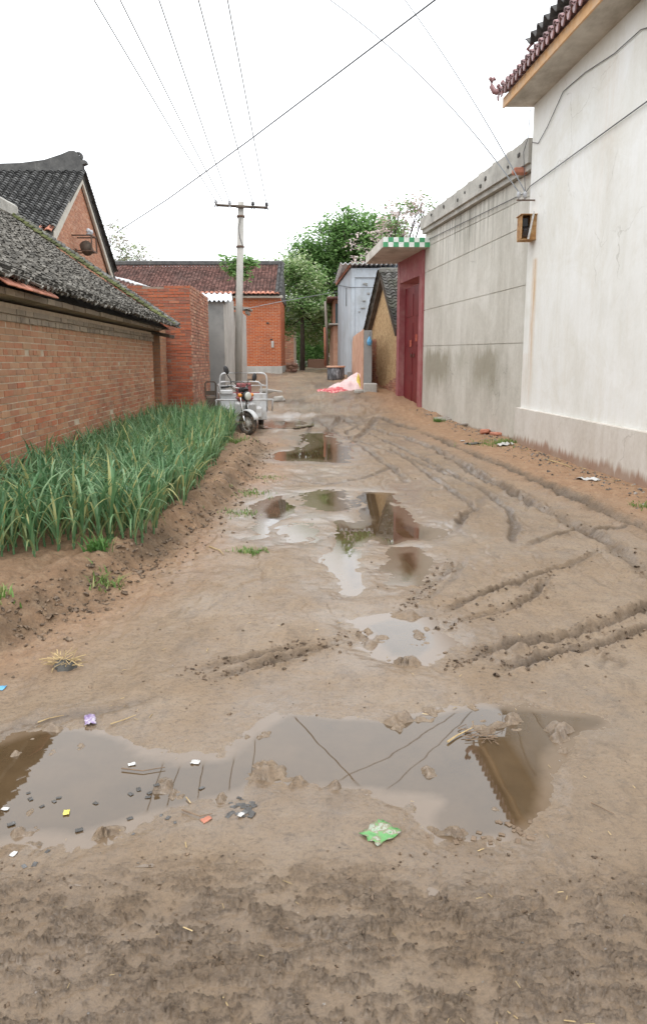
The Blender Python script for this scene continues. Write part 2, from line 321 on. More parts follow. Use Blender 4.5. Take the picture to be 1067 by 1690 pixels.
# ---- plaster walls: rain streaks, rising damp (stains that belong to the wall)
def plaster(name, lo, mid, hi, streak, damp=None, drip=None, grooves=None, patches=None, stre_amt=.5, rust=None):
    m, nt, b = new_mat(name); N = NT(nt)
    v = N.coord(); col = N.ramp(N.noise(N.coord((1, 1, .45)), 1.1, 6, .65), [(.3, lo), (.5, mid), (.7, hi)])
    st = N.noise(N.coord((5, 5, .22)), 1.0, 5, .7); am = N.noise(v, .55, 3, .5)
    col = N.mix(N.math('MULTIPLY', N.math('MULTIPLY', N.ramp(st, [(.45, 0.), (.72, 1.)]), N.ramp(am, [(.35, .15), (.65, 1.)])), stre_amt), col, streak)
    sx = N.n('ShaderNodeSeparateXYZ'); N.l(v, sx.inputs[0]); Z = sx.outputs['Z']; Yc = sx.outputs['Y']
    def band(src, a, b_, c, d):   # 0 below a, 1 between b_ and c, 0 past d
        r1 = N.n('ShaderNodeMapRange'); N.l(src, r1.inputs[0]); r1.inputs[1].default_value = a; r1.inputs[2].default_value = b_
        r2 = N.n('ShaderNodeMapRange'); N.l(src, r2.inputs[0]); r2.inputs[1].default_value = d; r2.inputs[2].default_value = c
        return N.math('MULTIPLY', r1.outputs[0], r2.outputs[0])
    if damp:   # (height, colour): capillary damp with fingers
        h, dc = damp
        zz = N.math('SUBTRACT', Z, N.math('MULTIPLY', N.noise(N.coord((7, 7, .5)), 1.2, 3, .6), h * 1.5))
        r = N.n('ShaderNodeMapRange'); N.l(zz, r.inputs[0]); r.inputs[1].default_value = h * .12; r.inputs[2].default_value = -h * .25
        col = N.mix(N.math('MULTIPLY', r.outputs[0], .85), col, dc)
    if patches:
        for (y0, y1, z0, z1, pc, amt) in patches:
            nz = N.math('MULTIPLY', N.math('SUBTRACT', N.noise(N.coord((2.5, 2.5, .9)), 1.6, 4, .6), .5), .9)
            k = N.math('MULTIPLY', band(N.math('ADD', Yc, nz), y0 - .2, y0 + .25, y1 - .25, y1 + .2), band(N.math('ADD', Z, nz), z0 - .2, z0 + .25, z1 - .1, z1 + .15))
            col = N.mix(N.math('MULTIPLY', k, amt), col, pc)
    if drip:
        z0, z1, y0, y1, amt = drip
        k = N.math('MULTIPLY', band(Z, z0, z1, z1 + .8, z1 + 1), band(N.math('ADD', Yc, N.math('MULTIPLY', N.noise(v, 1.2, 3, .5), 1.5)), y0, y0 + 1.5, y1 - 1, y1))
        k = N.math('MULTIPLY', k, N.ramp(N.noise(N.coord((6, 6, .35)), 1.3, 4, .75), [(.46, 0.), (.62, 1.)]))
        col = N.mix(N.math('MULTIPLY', k, amt), col, (.14, .135, .11))
    blot = N.ramp(N.noise(v, .8, 7, .72, 1.0), [(.46, 0.), (.62, 1.)]); col = N.mix(N.math('MULTIPLY', blot, .30), col, streak)
    crack = N.n('ShaderNodeTexVoronoi'); crack.feature = 'DISTANCE_TO_EDGE'; crack.inputs['Scale'].default_value = .55
    wv = N.n('ShaderNodeVectorMath'); wv.operation = 'ADD'; cn = N.n('ShaderNodeTexNoise'); cn.inputs['Scale'].default_value = 1.5; cn.inputs['Detail'].default_value = 6; N.l(v, cn.inputs['Vector']); N.l(v, wv.inputs[0]); N.l(cn.outputs['Color'], wv.inputs[1]); N.l(wv.outputs[0], crack.inputs['Vector'])
    ck = N.math('MULTIPLY', N.ramp(crack.outputs['Distance'], [(.0, 1.), (.006, 0.)]), N.ramp(N.noise(v, .9, 3, .5), [(.5, 0.), (.62, .55)])); col = N.mix(ck, col, tuple(q * .55 for q in streak))
    if rust:
        for (y0, w, z0, z1, amt) in rust:
            k = N.math('MULTIPLY', band(Yc, y0 - w, y0 - w * .2, y0 + w * .2, y0 + w), band(Z, z0, z0 + (z1 - z0) * .6, z1 - .05, z1))
            k = N.math('MULTIPLY', k, N.ramp(N.noise(N.coord((9, 9, .8)), 1.5, 4, .7), [(.35, .2), (.6, 1.)]))
            col = N.mix(N.math('MULTIPLY', k, amt), col, (.55, .33, .14))
    fine = N.noise(v, 14, 5, .7); col = N.mix(.12, col, N.ramp(fine, [(.3, .3), (.7, .9)]), 'OVERLAY')
    N.l(col, b.inputs['Base Color']); b.inputs['Roughness'].default_value = .9
    p = N.bump(N.noise(v, 1.8, 3, .5), .3, .06, None)
    N.bump(N.noise(v, 45, 5, .7), .35, .006, b, p)
    return m
M['white_wall'] = plaster('white_lime_plaster', (.70, .69, .64), (.79, .785, .75), (.83, .83, .81), (.62, .58, .48), stre_amt=.35, rust=[(12.95, .16, .6, 3.3, .8), (13.2, .4, .5, 1.7, .18), (10.4, .5, 3.0, 5.5, .12)])
M['plinth'] = plaster('cement_plinth_plaster', (.50, .455, .40), (.60, .555, .50), (.67, .63, .58), (.44, .38, .31), damp=(.26, (.27, .145, .085)), stre_amt=.4)
M['grey_wall'] = plaster('grey_cement_plaster', (.44, .42, .365), (.56, .535, .475), (.65, .625, .565), (.36, .335, .28), damp=(.12, (.30, .21, .14)), stre_amt=.5, drip=(3.4, 4.6, 14.5, 20.5, .7),
    patches=[(14.9, 16.4, 1.0, 1.75, (.25, .225, .16), .75), (17.9, 20.2, .95, 1.75, (.25, .225, .16), .75), (16.7, 17.6, 1.3, 1.75, (.3, .28, .21), .45)])
# ---- straw-mud render
m, nt, b = new_mat('straw_mud_render'); N = NT(nt); v = N.coord()
c1 = N.ramp(N.noise(N.coord((1, 1.6, 1)), 5.5, 7, .85, 2.0), [(.36, (.24, .13, .06)), (.5, (.52, .34, .17)), (.62, (.74, .58, .34))])
N.l(c1, b.inputs['Base Color']); b.inputs['Roughness'].default_value = .95; N.bump(N.noise(N.coord((1, 6, 3)), 12, 5, .8), .9, .03, b); M['straw_mud'] = m
# ---- ground
m, nt, b = new_mat('mud_ground'); N = NT(nt); v = N.coord()
def att(n):
    x = N.n('ShaderNodeAttribute'); x.attribute_name = n; return x.outputs['Fac']
n1 = N.noise(v, .9, 6, .65); n2 = N.noise(v, 9, 6, .7); n3 = N.noise(v, 55, 5, .75)
lane = N.ramp(n1, [(.32, (.235, .158, .092)), (.5, (.285, .20, .125)), (.68, (.33, .245, .165))])
lane = N.mix(N.ramp(N.noise(N.coord((2.2, 1, 1)), 3.4, 8, .75, .6), [(.5, 0.), (.66, .6)]), lane, (.15, .105, .068))
lane = N.mix(N.ramp(N.noise(N.coord((1, 2.5, 1)), 5.5, 6, .7, .4), [(.55, 0.), (.72, .5)]), lane, (.36, .28, .20))
dry = N.ramp(n2, [(.3, (.27, .15, .078)), (.5, (.35, .205, .113)), (.72, (.42, .28, .17))])
soil = N.ramp(n2, [(.3, (.105, .064, .034)), (.5, (.155, .10, .056)), (.72, (.24, .168, .105))])
churn = N.ramp(n2, [(.3, (.14, .095, .058)), (.5, (.18, .126, .08)), (.7, (.225, .165, .112))])
cr = N.ramp(N.noise(N.coord((.6, 1.3, 1)), 42, 7, .78, .4), [(.50, 0.), (.57, 1.)])
churn = N.mix(N.math('MULTIPLY', cr, .85), churn, (.058, .037, .022))
col = N.mix(att('dry'), lane, dry); col = N.mix(att('churn'), col, churn)
col = N.mix(N.math('MULTIPLY', N.ramp(N.noise(N.coord((.7, 1.2, 1)), 30, 8, .8, .3), [(.56, 0.), (.63, 1.)]), .5), col, (.075, .05, .03)); col = N.mix(N.math('MULTIPLY', att('rut'), .8), col, churn); col = N.mix(N.math('MULTIPLY', att('rut'), .55), col, (.085, .055, .033)); col = N.mix(att('soil'), col, soil)  # rut floors darkened: wet mud, plus relief shade put into the colour
col = N.mix(N.ramp(n3, [(.5, 0.), (.72, .55)]), col, (.075, .053, .037))
col = N.mix(N.ramp(N.noise(v, 130, 2, .5), [(.70, 0.), (.76, .35)]), col, (.4, .33, .26))
wet = att('wet'); wn_ = N.math('MULTIPLY', wet, N.ramp(N.noise(v, 2.2, 6, .7), [(.38, .25), (.6, 1.)]))
col = N.mix(N.math('MULTIPLY', wn_, .30), col, (.12, .08, .05))
N.l(col, b.inputs['Base Color'])
b.inputs['Coat IOR'].default_value = 1.45; b.inputs['Coat Roughness'].default_value = .24; N.l(wn_, b.inputs['Coat Weight'])
rr = N.math('SUBTRACT', .86, N.math('MULTIPLY', N.math('MULTIPLY', wet, N.ramp(N.noise(v, 2.2, 5, .65), [(.35, .4), (.6, 1.)])), .58))
N.l(rr, b.inputs['Roughness'])
p = N.bump(N.noise(v, 20, 7, .75), .8, .028, None)
N.bump(N.noise(v, 110, 4, .8), .6, .008, b, p); M['ground'] = m
# ---- muddy water
def water(name, c, rough=.03, sh=(.23, .165, .11)):
    m, nt, b = new_mat(name); N = NT(nt); v = N.coord()
    x = N.n('ShaderNodeAttribute'); x.attribute_name = 'shallow'
    k = N.ramp(N.math('ADD', x.outputs['Fac'], N.math('SUBTRACT', N.noise(v, 6, 6, .7), .5)), [(.2, 0.), (.95, 1.)])
    deep = N.ramp(N.noise(v, 2.5, 6, .65), [(.3, tuple(q * .8 for q in c)), (.7, tuple(q * 1.3 for q in c))])
    N.l(N.mix(k, deep, sh), b.inputs['Base Color'])
    N.l(N.math('ADD', N.math('MULTIPLY', k, .10), rough), b.inputs['Roughness']); b.inputs['IOR'].default_value = 1.74
    N.bump(N.noise(v, 3.5, 2, .5), .04, .01, b)
    return m
M['water'] = water('muddy_water', (.082, .053, .028), .015, (.16, .112, .072))
M['film'] = water('thin_film_water', (.10, .072, .048), .035, (.17, .12, .08))

# ------------------------------------------------------------ value noise (numpy)
def vnoise(x, y, seed=0):
    xi = np.floor(x).astype(np.int64); yi = np.floor(y).astype(np.int64); fx = x - xi; fy = y - yi
    fx = fx * fx * (3 - 2 * fx); fy = fy * fy * (3 - 2 * fy)
    def h(a, b):
        k = (a * 374761393 + b * 668265263 + seed * 2147483647) & 0xffffffff
        k = ((k ^ (k >> 13)) * 1274126177) & 0xffffffff
        return ((k ^ (k >> 16)) & 0xffff) / 65535.0
    return (h(xi, yi) * (1 - fx) + h(xi + 1, yi) * fx) * (1 - fy) + (h(xi, yi + 1) * (1 - fx) + h(xi + 1, yi + 1) * fx) * fy - .5
def fbm(x, y, f, o=4, seed=0, g=.5):
    s = 0; a = 1
    for i in range(o): s = s + a * vnoise(x * f + 17.3 * i, y * f - 9.1 * i, seed + i); f *= 2.03; a *= g
    return s
def seg_dist(X, Y, pts):
    """distance to a polyline (signed side too) and the length along it"""
    D = np.full(X.shape, 1e9); T = np.zeros(X.shape); L = 0; S = np.zeros(X.shape)
    for (ax, ay), (bx, by) in zip(pts[:-1], pts[1:]):
        dx, dy = bx - ax, by - ay; l = math.hypot(dx, dy)
        t = np.clip(((X - ax) * dx + (Y - ay) * dy) / (l * l), 0, 1)
        d = np.hypot(X - ax - t * dx, Y - ay - t * dy); k = d < D
        D[k] = d[k]; T[k] = (L + t * l)[k]; S[k] = np.sign((X - ax) * dy - (Y - ay) * dx)[k]; L += l
    return D, T, S, L
def poly_sdf(X, Y, pts):
    D, _, _, _ = seg_dist(X, Y, list(pts) + [pts[0]])
    inside = np.zeros(X.shape, bool); n = len(pts)
    for i in range(n):
        ax, ay = pts[i]; bx, by = pts[(i + 1) % n]
        if ay == by: continue
        c = ((ay > Y) != (by > Y)) & (X < (bx - ax) * (Y - ay) / (by - ay) + ax); inside ^= c
    return np.where(inside, -D, D)
sstep = lambda a, b, x: (lambda t: t * t * (3 - 2 * t))(np.clip((x - a) / (b - a), 0, 1))

# ------------------------------------------------------------ puddles (outlines measured on the ground) and ruts
def gp(pts): return [tuple(G(x, y)[:2]) for x, y in pts]
PUD = [  # (outline, depth, material, label)
    ([(-90, 1240), (0, 1222), (70, 1200), (130, 1196), (200, 1212), (240, 1240), (300, 1256), (370, 1248), (420, 1205), (475, 1172), (560, 1180), (640, 1186), (720, 1172), (800, 1161), (870, 1166), (950, 1176), (1000, 1180), (1010, 1200), (960, 1215), (908, 1240), (905, 1310), (893, 1350), (850, 1385), (790, 1395), (715, 1388), (693, 1352), (715, 1322), (650, 1312), (560, 1300), (500, 1304), (430, 1292), (390, 1312), (290, 1338), (200, 1362), (120, 1385), (40, 1380), (-40, 1405), (-140, 1380)], .020, 'water', 'wide shallow sheet of muddy water lying right across the near lane'),
    ([(598, 1030), (640, 1018), (700, 1026), (722, 1050), (718, 1072), (690, 1092), (640, 1085), (612, 1056)], .014, 'film', 'milky round puddle between the ruts and the widest puddle'),
    ([(572, 820), (600, 812), (640, 815), (655, 843), (680, 866), (722, 877), (706, 892), (668, 890), (645, 915), (618, 888), (597, 896), (598, 935), (606, 970), (575, 975), (556, 940), (553, 905), (538, 882), (552, 858), (590, 870), (608, 858), (582, 838)], .03, 'water', 'ragged puddle in mid lane reflecting trees and brick'),
    ([(652, 911), (688, 907), (697, 935), (682, 962), (656, 960)], .022, 'water', 'small round brown puddle below the ragged mid lane puddle'),
    ([(428, 842), (442, 828), (480, 811), (506, 815), (496, 836), (474, 850), (471, 872), (452, 890), (428, 886)], .024, 'water', 'white gleaming puddle nearest the garden bank'),
    ([(494, 866), (508, 872), (504, 893), (496, 892)], .018, 'water', 'tiny white puddle between the two larger mid lane puddles'),
    ([(512, 815), (553, 811), (558, 835), (541, 842), (522, 829)], .02, 'water', 'small dark green puddle above the tiny white one'),
    ([(461, 749), (500, 743), (524, 733), (506, 717), (520, 716), (545, 730), (561, 740), (558, 762), (505, 758), (466, 759)], .03, 'water', 'far green puddle in front of the tricycle'),
    ([(440, 688), (470, 679), (482, 688), (490, 701), (462, 707), (446, 703)], .02, 'film', 'shallow reddish puddle beside the tricycle wheel'),
]
PUDW = [(gp(p), d, mt, lb) for p, d, mt, lb in PUD]
RUT = [  # (pixels, half-width m, depth, berm, roughness)
    ([(1180, 1040), (1067, 950), (1010, 905), (940, 862), (880, 832), (820, 802), (765, 770), (715, 742), (660, 720), (600, 703)], .085, .050, .018, 1.0),
    ([(1120, 905), (1040, 868), (970, 835), (900, 806), (840, 778), (790, 758), (740, 736), (690, 712)], .10, .030, .016, 1.0),
    ([(1200, 960), (1067, 1000), (1010, 1025), (960, 1045), (900, 1058), (840, 1068), (785, 1082), (740, 1100)], .055, .045, .022, 1.3),
    ([(1180, 1010), (1067, 1040), (980, 1070), (900, 1086), (800, 1112)], .045, .024, .014, 1.2),
    ([(905, 948), (880, 985), (840, 1006), (790, 1018), (745, 1030), (700, 1040)], .04, .03, .015, 1.2),
    ([(1005, 905), (940, 935), (880, 952), (820, 974), (770, 992), (712, 1022)], .04, .026, .014, 1.0),
    ([(750, 925), (735, 945), (705, 972), (680, 995), (660, 1008)], .045, .03, .014, 1.0),
    ([(765, 920), (740, 965), (700, 1000)], .035, .02, .01, 1.0),
    ([(800, 815), (790, 838), (762, 852), (752, 875), (760, 895)], .045, .026, .012, 1.0),
    ([(600, 700), (570, 712), (580, 725), (640, 745), (700, 768), (760, 790), (800, 815)], .05, .022, .01, .8),
    ([(535, 1062), (480, 1070), (440, 1078), (380, 1092), (300, 1112)], .04, .024, .012, 1.0),
    ([(610, 1040), (560, 1060), (500, 1078), (430, 1098), (330, 1126)], .05, .022, .010, 1.0),
    ([(-100, 1235), (60, 1195), (160, 1178), (280, 1150)], .05, .016, .008, 1.0),
    ([(560, 690), (620, 720), (700, 760), (780, 800), (830, 835), (850, 870), (840, 905)], .05, .022, .012, .7),
    ([(640, 738), (720, 792), (760, 822), (790, 850)], .05, .02, .012, .7),
    ([(480, 650), (520, 690), (600, 740), (680, 800)], .06, .02, .012, .7),
    ([(470, 790), (540, 800), (600, 790), (650, 770)], .05, .014, .009, .8),
    ([(860, 905), (930, 880), (1010, 872), (1100, 880)], .045, .016, .01, .9),
    ([(980, 1110), (1000, 1085), (1030, 1090), (1010, 1115)], .03, .018, .01, 1.2),
    ([(470, 640), (500, 660), (560, 690), (600, 703)], .10, .03, .01, .8),
    ([(540, 625), (560, 650), (620, 690), (690, 712)], .10, .03, .01, .8),
]
BANK = [(-3.6, 2.55), (-2.6, 3.05), (-1.86, 3.72), (-1.62, 4.46), (-1.36, 5.5), (-1.2, 6.7), (-1.12, 8.5), (-1.06, 11), (-1.12, 13.2), (-1.75, 14.7), (-2.6, 15.6), (-3.6, 16.6)]

def heights(X, Y):
    H = base(Y); ll = 1.0
    bd, bt, bs, _ = seg_dist(X, Y, BANK)
    bsd = np.where(poly_sdf(X, Y, BANK + [(-9, 17), (-9, 2)]) < 0, -bd, bd)   # negative in the garden
    bsd = bsd + fbm(X, Y, 2.2, 4, 5) * .12 * (bd < 1)
    garden = sstep(.10, -.14, bsd)
    H = H + garden * .14
    H = H + .05 * np.exp(-((bsd + .20) / .09) ** 2) * (.6 + fbm(X, Y, 5, 3, 8)) - .035 * np.exp(-((bsd + .42) / .09) ** 2)
    side = np.maximum(sstep(2.15, 3.4, X + .105 * (Y - 8) + .35 * fbm(X, Y, .5, 3, 3)), 0) * (Y < 30)   # dry strip by the right-hand walls
    H = H + side * .05
    H = H + fbm(X, Y, .35, 3, 1) * .03 * sstep(2, 8, Y) * (1 - garden)
    small = fbm(X, Y, 3.0, 5, 11) * .012 + fbm(X, Y, 22, 3, 31) * .0035
    fine = np.clip(1.6 - Y * .05, .3, 1.3)
    H = H + small * fine + np.abs(fbm(X * .8, Y * .4, 1.6, 5, 421, .65)) * .11 * sstep(15, 20, Y)
    lump = np.abs(fbm(X * 1.6, Y * .8, 3.2, 5, 401, .58)); H = H + (.5 - lump) * .022 * sstep(2.4, 4.5, Y) * (1 - garden) - sstep(.10, .0, np.abs(fbm(X * 1.3, Y * .6, 2.6, 4, 411))) * .012 * sstep(3.0, 5, Y) * (1 - garden)
    # foreground churned by tyres running across
    ch = sstep(2.20, 1.86, Y + .10 * fbm(X, Y, 1.6, 3, 41) + .05 * X)
    bands = .5 + .5 * np.sin((Y + .05 * fbm(X, Y, .9, 2, 71)) * 2 * math.pi / .235)
    crumb = sstep(.10, .32, fbm(X * .42, Y * 1.35, 30, 5, 51, .74) + .14 * bands + .26 * fbm(X, Y, 2.2, 2, 55) + .03)
    H = H + ch * (crumb * (.012 + .026 * np.maximum(0, fbm(X, Y, 24, 3, 61))) + fbm(X, Y, 34, 4, 63, .65) * .012 * (.3 + crumb) - .006)
    # soil crumbs on the bank face and in the bed
    H = H + np.exp(-(bsd / .28) ** 2) * (fbm(X, Y, 13, 4, 81, .6) * .034) + garden * fbm(X, Y, 10, 4, 91, .6) * .03
    rutm = np.zeros(X.shape)
    for k, (pts, w, d, b, r) in enumerate(RUT):
        pw = gp(pts); x0 = min(p[0] for p in pw) - .5; x1 = max(p[0] for p in pw) + .5; y0 = min(p[1] for p in pw) - .5; y1 = max(p[1] for p in pw) + .5
        msk = (X > x0) & (X < x1) & (Y > y0) & (Y < y1)
        if not msk.any(): continue
        x, y = X[msk], Y[msk]
        wob = fbm(x, y, 3.5, 3, 100 + k) * .07
        dd, tt, ss, L = seg_dist(x + wob, y + wob, pw); w = RUT[k][1] * .74
        fade = sstep(0, .35, tt) * sstep(0, .35, L - tt) * (.75 + .8 * fbm(x, y, 1.7, 2, 130 + k))
        prof = -d * 1.25 * np.exp(-(dd / w) ** 4) + b * np.exp(-((dd - 1.55 * w) / (.55 * w)) ** 2) * (1 + 2.2 * r * fbm(x, y, 16, 3, 160 + k))
        prof = prof + np.exp(-(dd / (w * 1.6)) ** 2) * fbm(x, y, 20, 4, 190 + k, .62) * .026 * r
        H[msk] += prof * np.clip(fade, 0, 1.2); rutm[msk] = np.maximum(rutm[msk], np.exp(-(dd / (w * 1.15)) ** 2) * np.clip(fade, 0, 1))
    pudm = np.zeros(X.shape)
    for pw, d, mt, lb in PUDW:
        cx = sum(p[0] for p in pw) / len(pw); cy = sum(p[1] for p in pw) / len(pw); lev = float(base(cy)) - .004
        x0 = min(p[0] for p in pw) - .6; x1 = max(p[0] for p in pw) + .6; y0 = min(p[1] for p in pw) - .8; y1 = max(p[1] for p in pw) + .8
        msk = (X > x0) & (X < x1) & (Y > y0) & (Y < y1)
        if not msk.any(): continue
        x, y = X[msk], Y[msk]; sc = min(1.0, max(.35, cy / 9))
        s = poly_sdf(x, y, pw) + fbm(x, y, 4.5, 4, 210) * .15 * max(sc, .5) + fbm(x, y, 17, 4, 215, .6) * .05
        s = (s - (.045 + .006 * cy if d > .01 and cy > 3.5 else 0)) / (1 + .06 * cy)
        rel = np.where(s < 0, -d * sstep(0, -.11, s) + np.maximum(0, fbm(x, y, 7, 4, 217, .6) - .20) * d * (5.5 if cy < 4 else 1.5) * sstep(-.34, -.08, s), .014 * sstep(0, .14, s))
        bl = sstep(.34, .02, s)
        H[msk] = H[msk] * (1 - bl) + (lev + rel + .15 * small[msk] + .10 * (H[msk] - base(y)) * (s > 0)) * bl
        pudm[msk] = np.maximum(pudm[msk], sstep(.30, 0, s))
    return H, garden, side, ch * (.22 + .62 * crumb), rutm, pudm, bsd
# ---- the ground, one sheet, fine near the viewer and coarse towards the horizon
ys = [-40., -20, -8, -2, 0, .6, 1.0]
while ys[-1] < 62: ys.append(ys[-1] + max(.0052, .6 * ys[-1] ** 2 / 1180))
ys += [70, 90, 130, 200, 350, 700]
xs = list(np.linspace(-1, 1, 760)); xs = [-60, -25, -10, -5, -3, -2, -1.5, -1.2, -1.06] + xs + [1.06, 1.2, 1.5, 2, 3, 5, 10, 25, 60]
ya = np.array(ys); xa = np.array(xs); hw = .72 + .53 * np.clip(ya, 0, 60)
GX = xa[None, :] * hw[:, None]; GY = np.repeat(ya[:, None], len(xa), 1)
H, garden, side, ch, rutm, pudm, bsd = heights(GX, GY)
far = (np.abs(GX) > 1.15 * hw[:, None]) | (GY > 60)
nr, nc = GX.shape
co = np.stack([GX, GY, H], -1).reshape(-1, 3).astype(np.float32)
me = bpy.data.meshes.new('ground'); me.vertices.add(nr * nc); me.vertices.foreach_set('co', co.ravel())
ii = (np.arange(nr - 1)[:, None] * nc + np.arange(nc - 1)[None, :]).ravel()
q = np.stack([ii, ii + 1, ii + nc + 1, ii + nc], -1).astype(np.int32)
me.loops.add(q.size); me.loops.foreach_set('vertex_index', q.ravel())
me.polygons.add(len(q)); me.polygons.foreach_set('loop_start', np.arange(0, q.size, 4, dtype=np.int32)); me.polygons.foreach_set('use_smooth', np.ones(len(q), bool))
me.update(calc_edges=True)
def setatt(n, a):
    x = me.attributes.new(n, 'FLOAT', 'POINT'); x.data.foreach_set('value', np.clip(a, 0, 1).astype(np.float32).ravel())
bankness = np.exp(-((bsd + .02) / .17) ** 2)
drynoise = fbm(GX, GY, .8, 4, 300)
setatt('dry', np.maximum(side, .85 * sstep(.9, .1, bsd + .4 * drynoise) * (1 - sstep(9, 13, GY) * .3)) * (1 - pudm) * (1 - .8 * rutm) * (1 - sstep(2.9, 2.3, GY)))
setatt('churn', np.maximum(ch, rutm * (.55 + 1.1 * np.clip(fbm(GX, GY, 7, 4, 330) + .35, 0, 1))) * (1 - pudm * .5))  # ruts take churned mud colour, partly standing in for relief shade
farr = sstep(15, 19, GY) * (1 - side) * np.clip(.25 + 2.4 * fbm(GX * .8, GY * .45, 1.1, 5, 345, .65), 0, 1)
setatt('rut', .75 * farr +  rutm ** 1.3 * (.35 + 1.5 * np.clip(fbm(GX, GY, 5, 4, 335) + .3, 0, 1)) * (1 - pudm * .6))
setatt('soil', np.maximum(garden * .75 * (.7 + drynoise), bankness * (.85 + fbm(GX, GY, 3, 3, 310))) * (GY < 17))
setatt('wet', (.50 + .5 * pudm + .5 * fbm(GX, GY, .9, 4, 320)) * (1 - side) * (1 - sstep(.35, 0, bsd)) * (1 - .5 * ch))
ground = bpy.data.objects.new('ground', me); COL.objects.link(ground); me.materials.append(M['ground']); ground['kind'] = 'structure'
def hz(x, y):
    r = heights(np.array([[float(x)]]), np.array([[float(y)]])); return float(r[0][0, 0])
def hzs(pts):
    a = np.array(pts, float); r = heights(a[:, 0].reshape(1, -1).copy(), a[:, 1].reshape(1, -1).copy()); return r[0].ravel()
for ip, (pw, d, mt, lb) in enumerate(PUDW):
    cx = sum(p[0] for p in pw) / len(pw); cy = sum(p[1] for p in pw) / len(pw); lev = float(base(cy)) - .004 + .0004 * ip
    # the sheet of water follows the measured outline, grown a little so that the mud edge cuts it
    xx0 = min(p[0] for p in pw) - .4; xx1 = max(p[0] for p in pw) + .4; yy0 = min(p[1] for p in pw) - .4; yy1 = max(p[1] for p in pw) + .4
    nx = max(8, min(70, int((xx1 - xx0) / .04))); ny = max(8, min(90, int((yy1 - yy0) / .04)))
    X, Y = np.meshgrid(np.linspace(xx0, xx1, nx), np.linspace(yy0, yy1, ny)); S = poly_sdf(X, Y, pw) < (.15 + .02 * cy)
    S0 = poly_sdf(X, Y, pw)
    for jp, (pw2, *_) in enumerate(PUDW):
        if jp != ip: S &= (S0 <= poly_sdf(X, Y, pw2))
    mb = MB(); ids = {}
    for j in range(ny - 1):
        for i in range(nx - 1):
            if S[j, i] or S[j + 1, i] or S[j, i + 1] or S[j + 1, i + 1]:
                f = []
                for a, c in ((j, i), (j, i + 1), (j + 1, i + 1), (j + 1, i)):
                    if (a, c) not in ids: ids[(a, c)] = len(mb.v); mb.v.append((X[a, c], Y[a, c], lev))
                    f.append(ids[(a, c)])
                mb.f.append(tuple(f)); mb.m.append(0)
    o = mb.build('puddle', M[mt], loc=(cx, cy, lev))
    vx = np.array(mb.v); sd_ = poly_sdf(vx[:, 0].reshape(1, -1), vx[:, 1].reshape(1, -1), pw).ravel() / max(.6, cy / 6)
    at_ = o.data.attributes.new('shallow', 'FLOAT', 'POINT'); at_.data.foreach_set('value', sstep(-.12, .0, sd_).astype(np.float32)); o['kind'] = 'structure'; o['label'] = lb

# ------------------------------------------------------------ brickwork and tiled roofs
def brick_panel(mb, A, B, z0, top, bl=.24, bh=.058, mo=.011, out=.006, jit=.004, hdr=0, seed=1, prob=1.0, low=None, nrm=1, face=.03, skip=None):
    """bricks laid on the face A->B (xy); top(t)->z upper limit. nrm picks the outward side"""
    r = random.Random(seed); A = Vector((A[0], A[1], 0)); B = Vector((B[0], B[1], 0)); L = (B - A).length; u = (B - A) / L
    n = Vector((u.y, -u.x, 0)) * nrm; z = z0; row = 0; tf = top if callable(top) else (lambda t: top)
    zmax = max(tf(k / 20 * L) for k in range(21))
    while z + bh * .6 < zmax:
        header = hdr and row % hdr == hdr - 1
        w = bl / 2 if header else bl; s = -(row % 2) * w * .5 + r.uniform(-.01, .01) - .001
        while s < L:
            s0, s1 = max(0, s), min(L, s + w - mo); zt = min(z + bh, tf(max(0, min(L, s))), tf(min(L, s + w)))
            if s1 - s0 > .03 and zt - z > .015 and r.random() < prob and not (skip and skip((s0 + s1) / 2, z)):
                d = out + r.uniform(-jit, jit); zz = z + r.uniform(-.002, .002); tl = r.uniform(-.002, .002); g = r.uniform(0, .003)
                P0 = A + u * (s0 + g); P1 = A + u * s1
                a = [P0 + n * (-face), P1 + n * (-face)]; f_ = [P0 + n * d, P1 + n * (d + tl)]
                vs = [f_[0] + Vector((0, 0, zz)), f_[1] + Vector((0, 0, zz + tl)), f_[1] + Vector((0, 0, zt + tl)), f_[0] + Vector((0, 0, zt)),
                      a[0] + Vector((0, 0, zz)), a[1] + Vector((0, 0, zz)), a[1] + Vector((0, 0, zt)), a[0] + Vector((0, 0, zt))]
                mb.add(vs, [(0, 1, 2, 3), (4, 5, 1, 0), (3, 2, 6, 7), (0, 3, 7, 4), (1, 5, 6, 2)])
            s += w
        z += bh + mo; row += 1
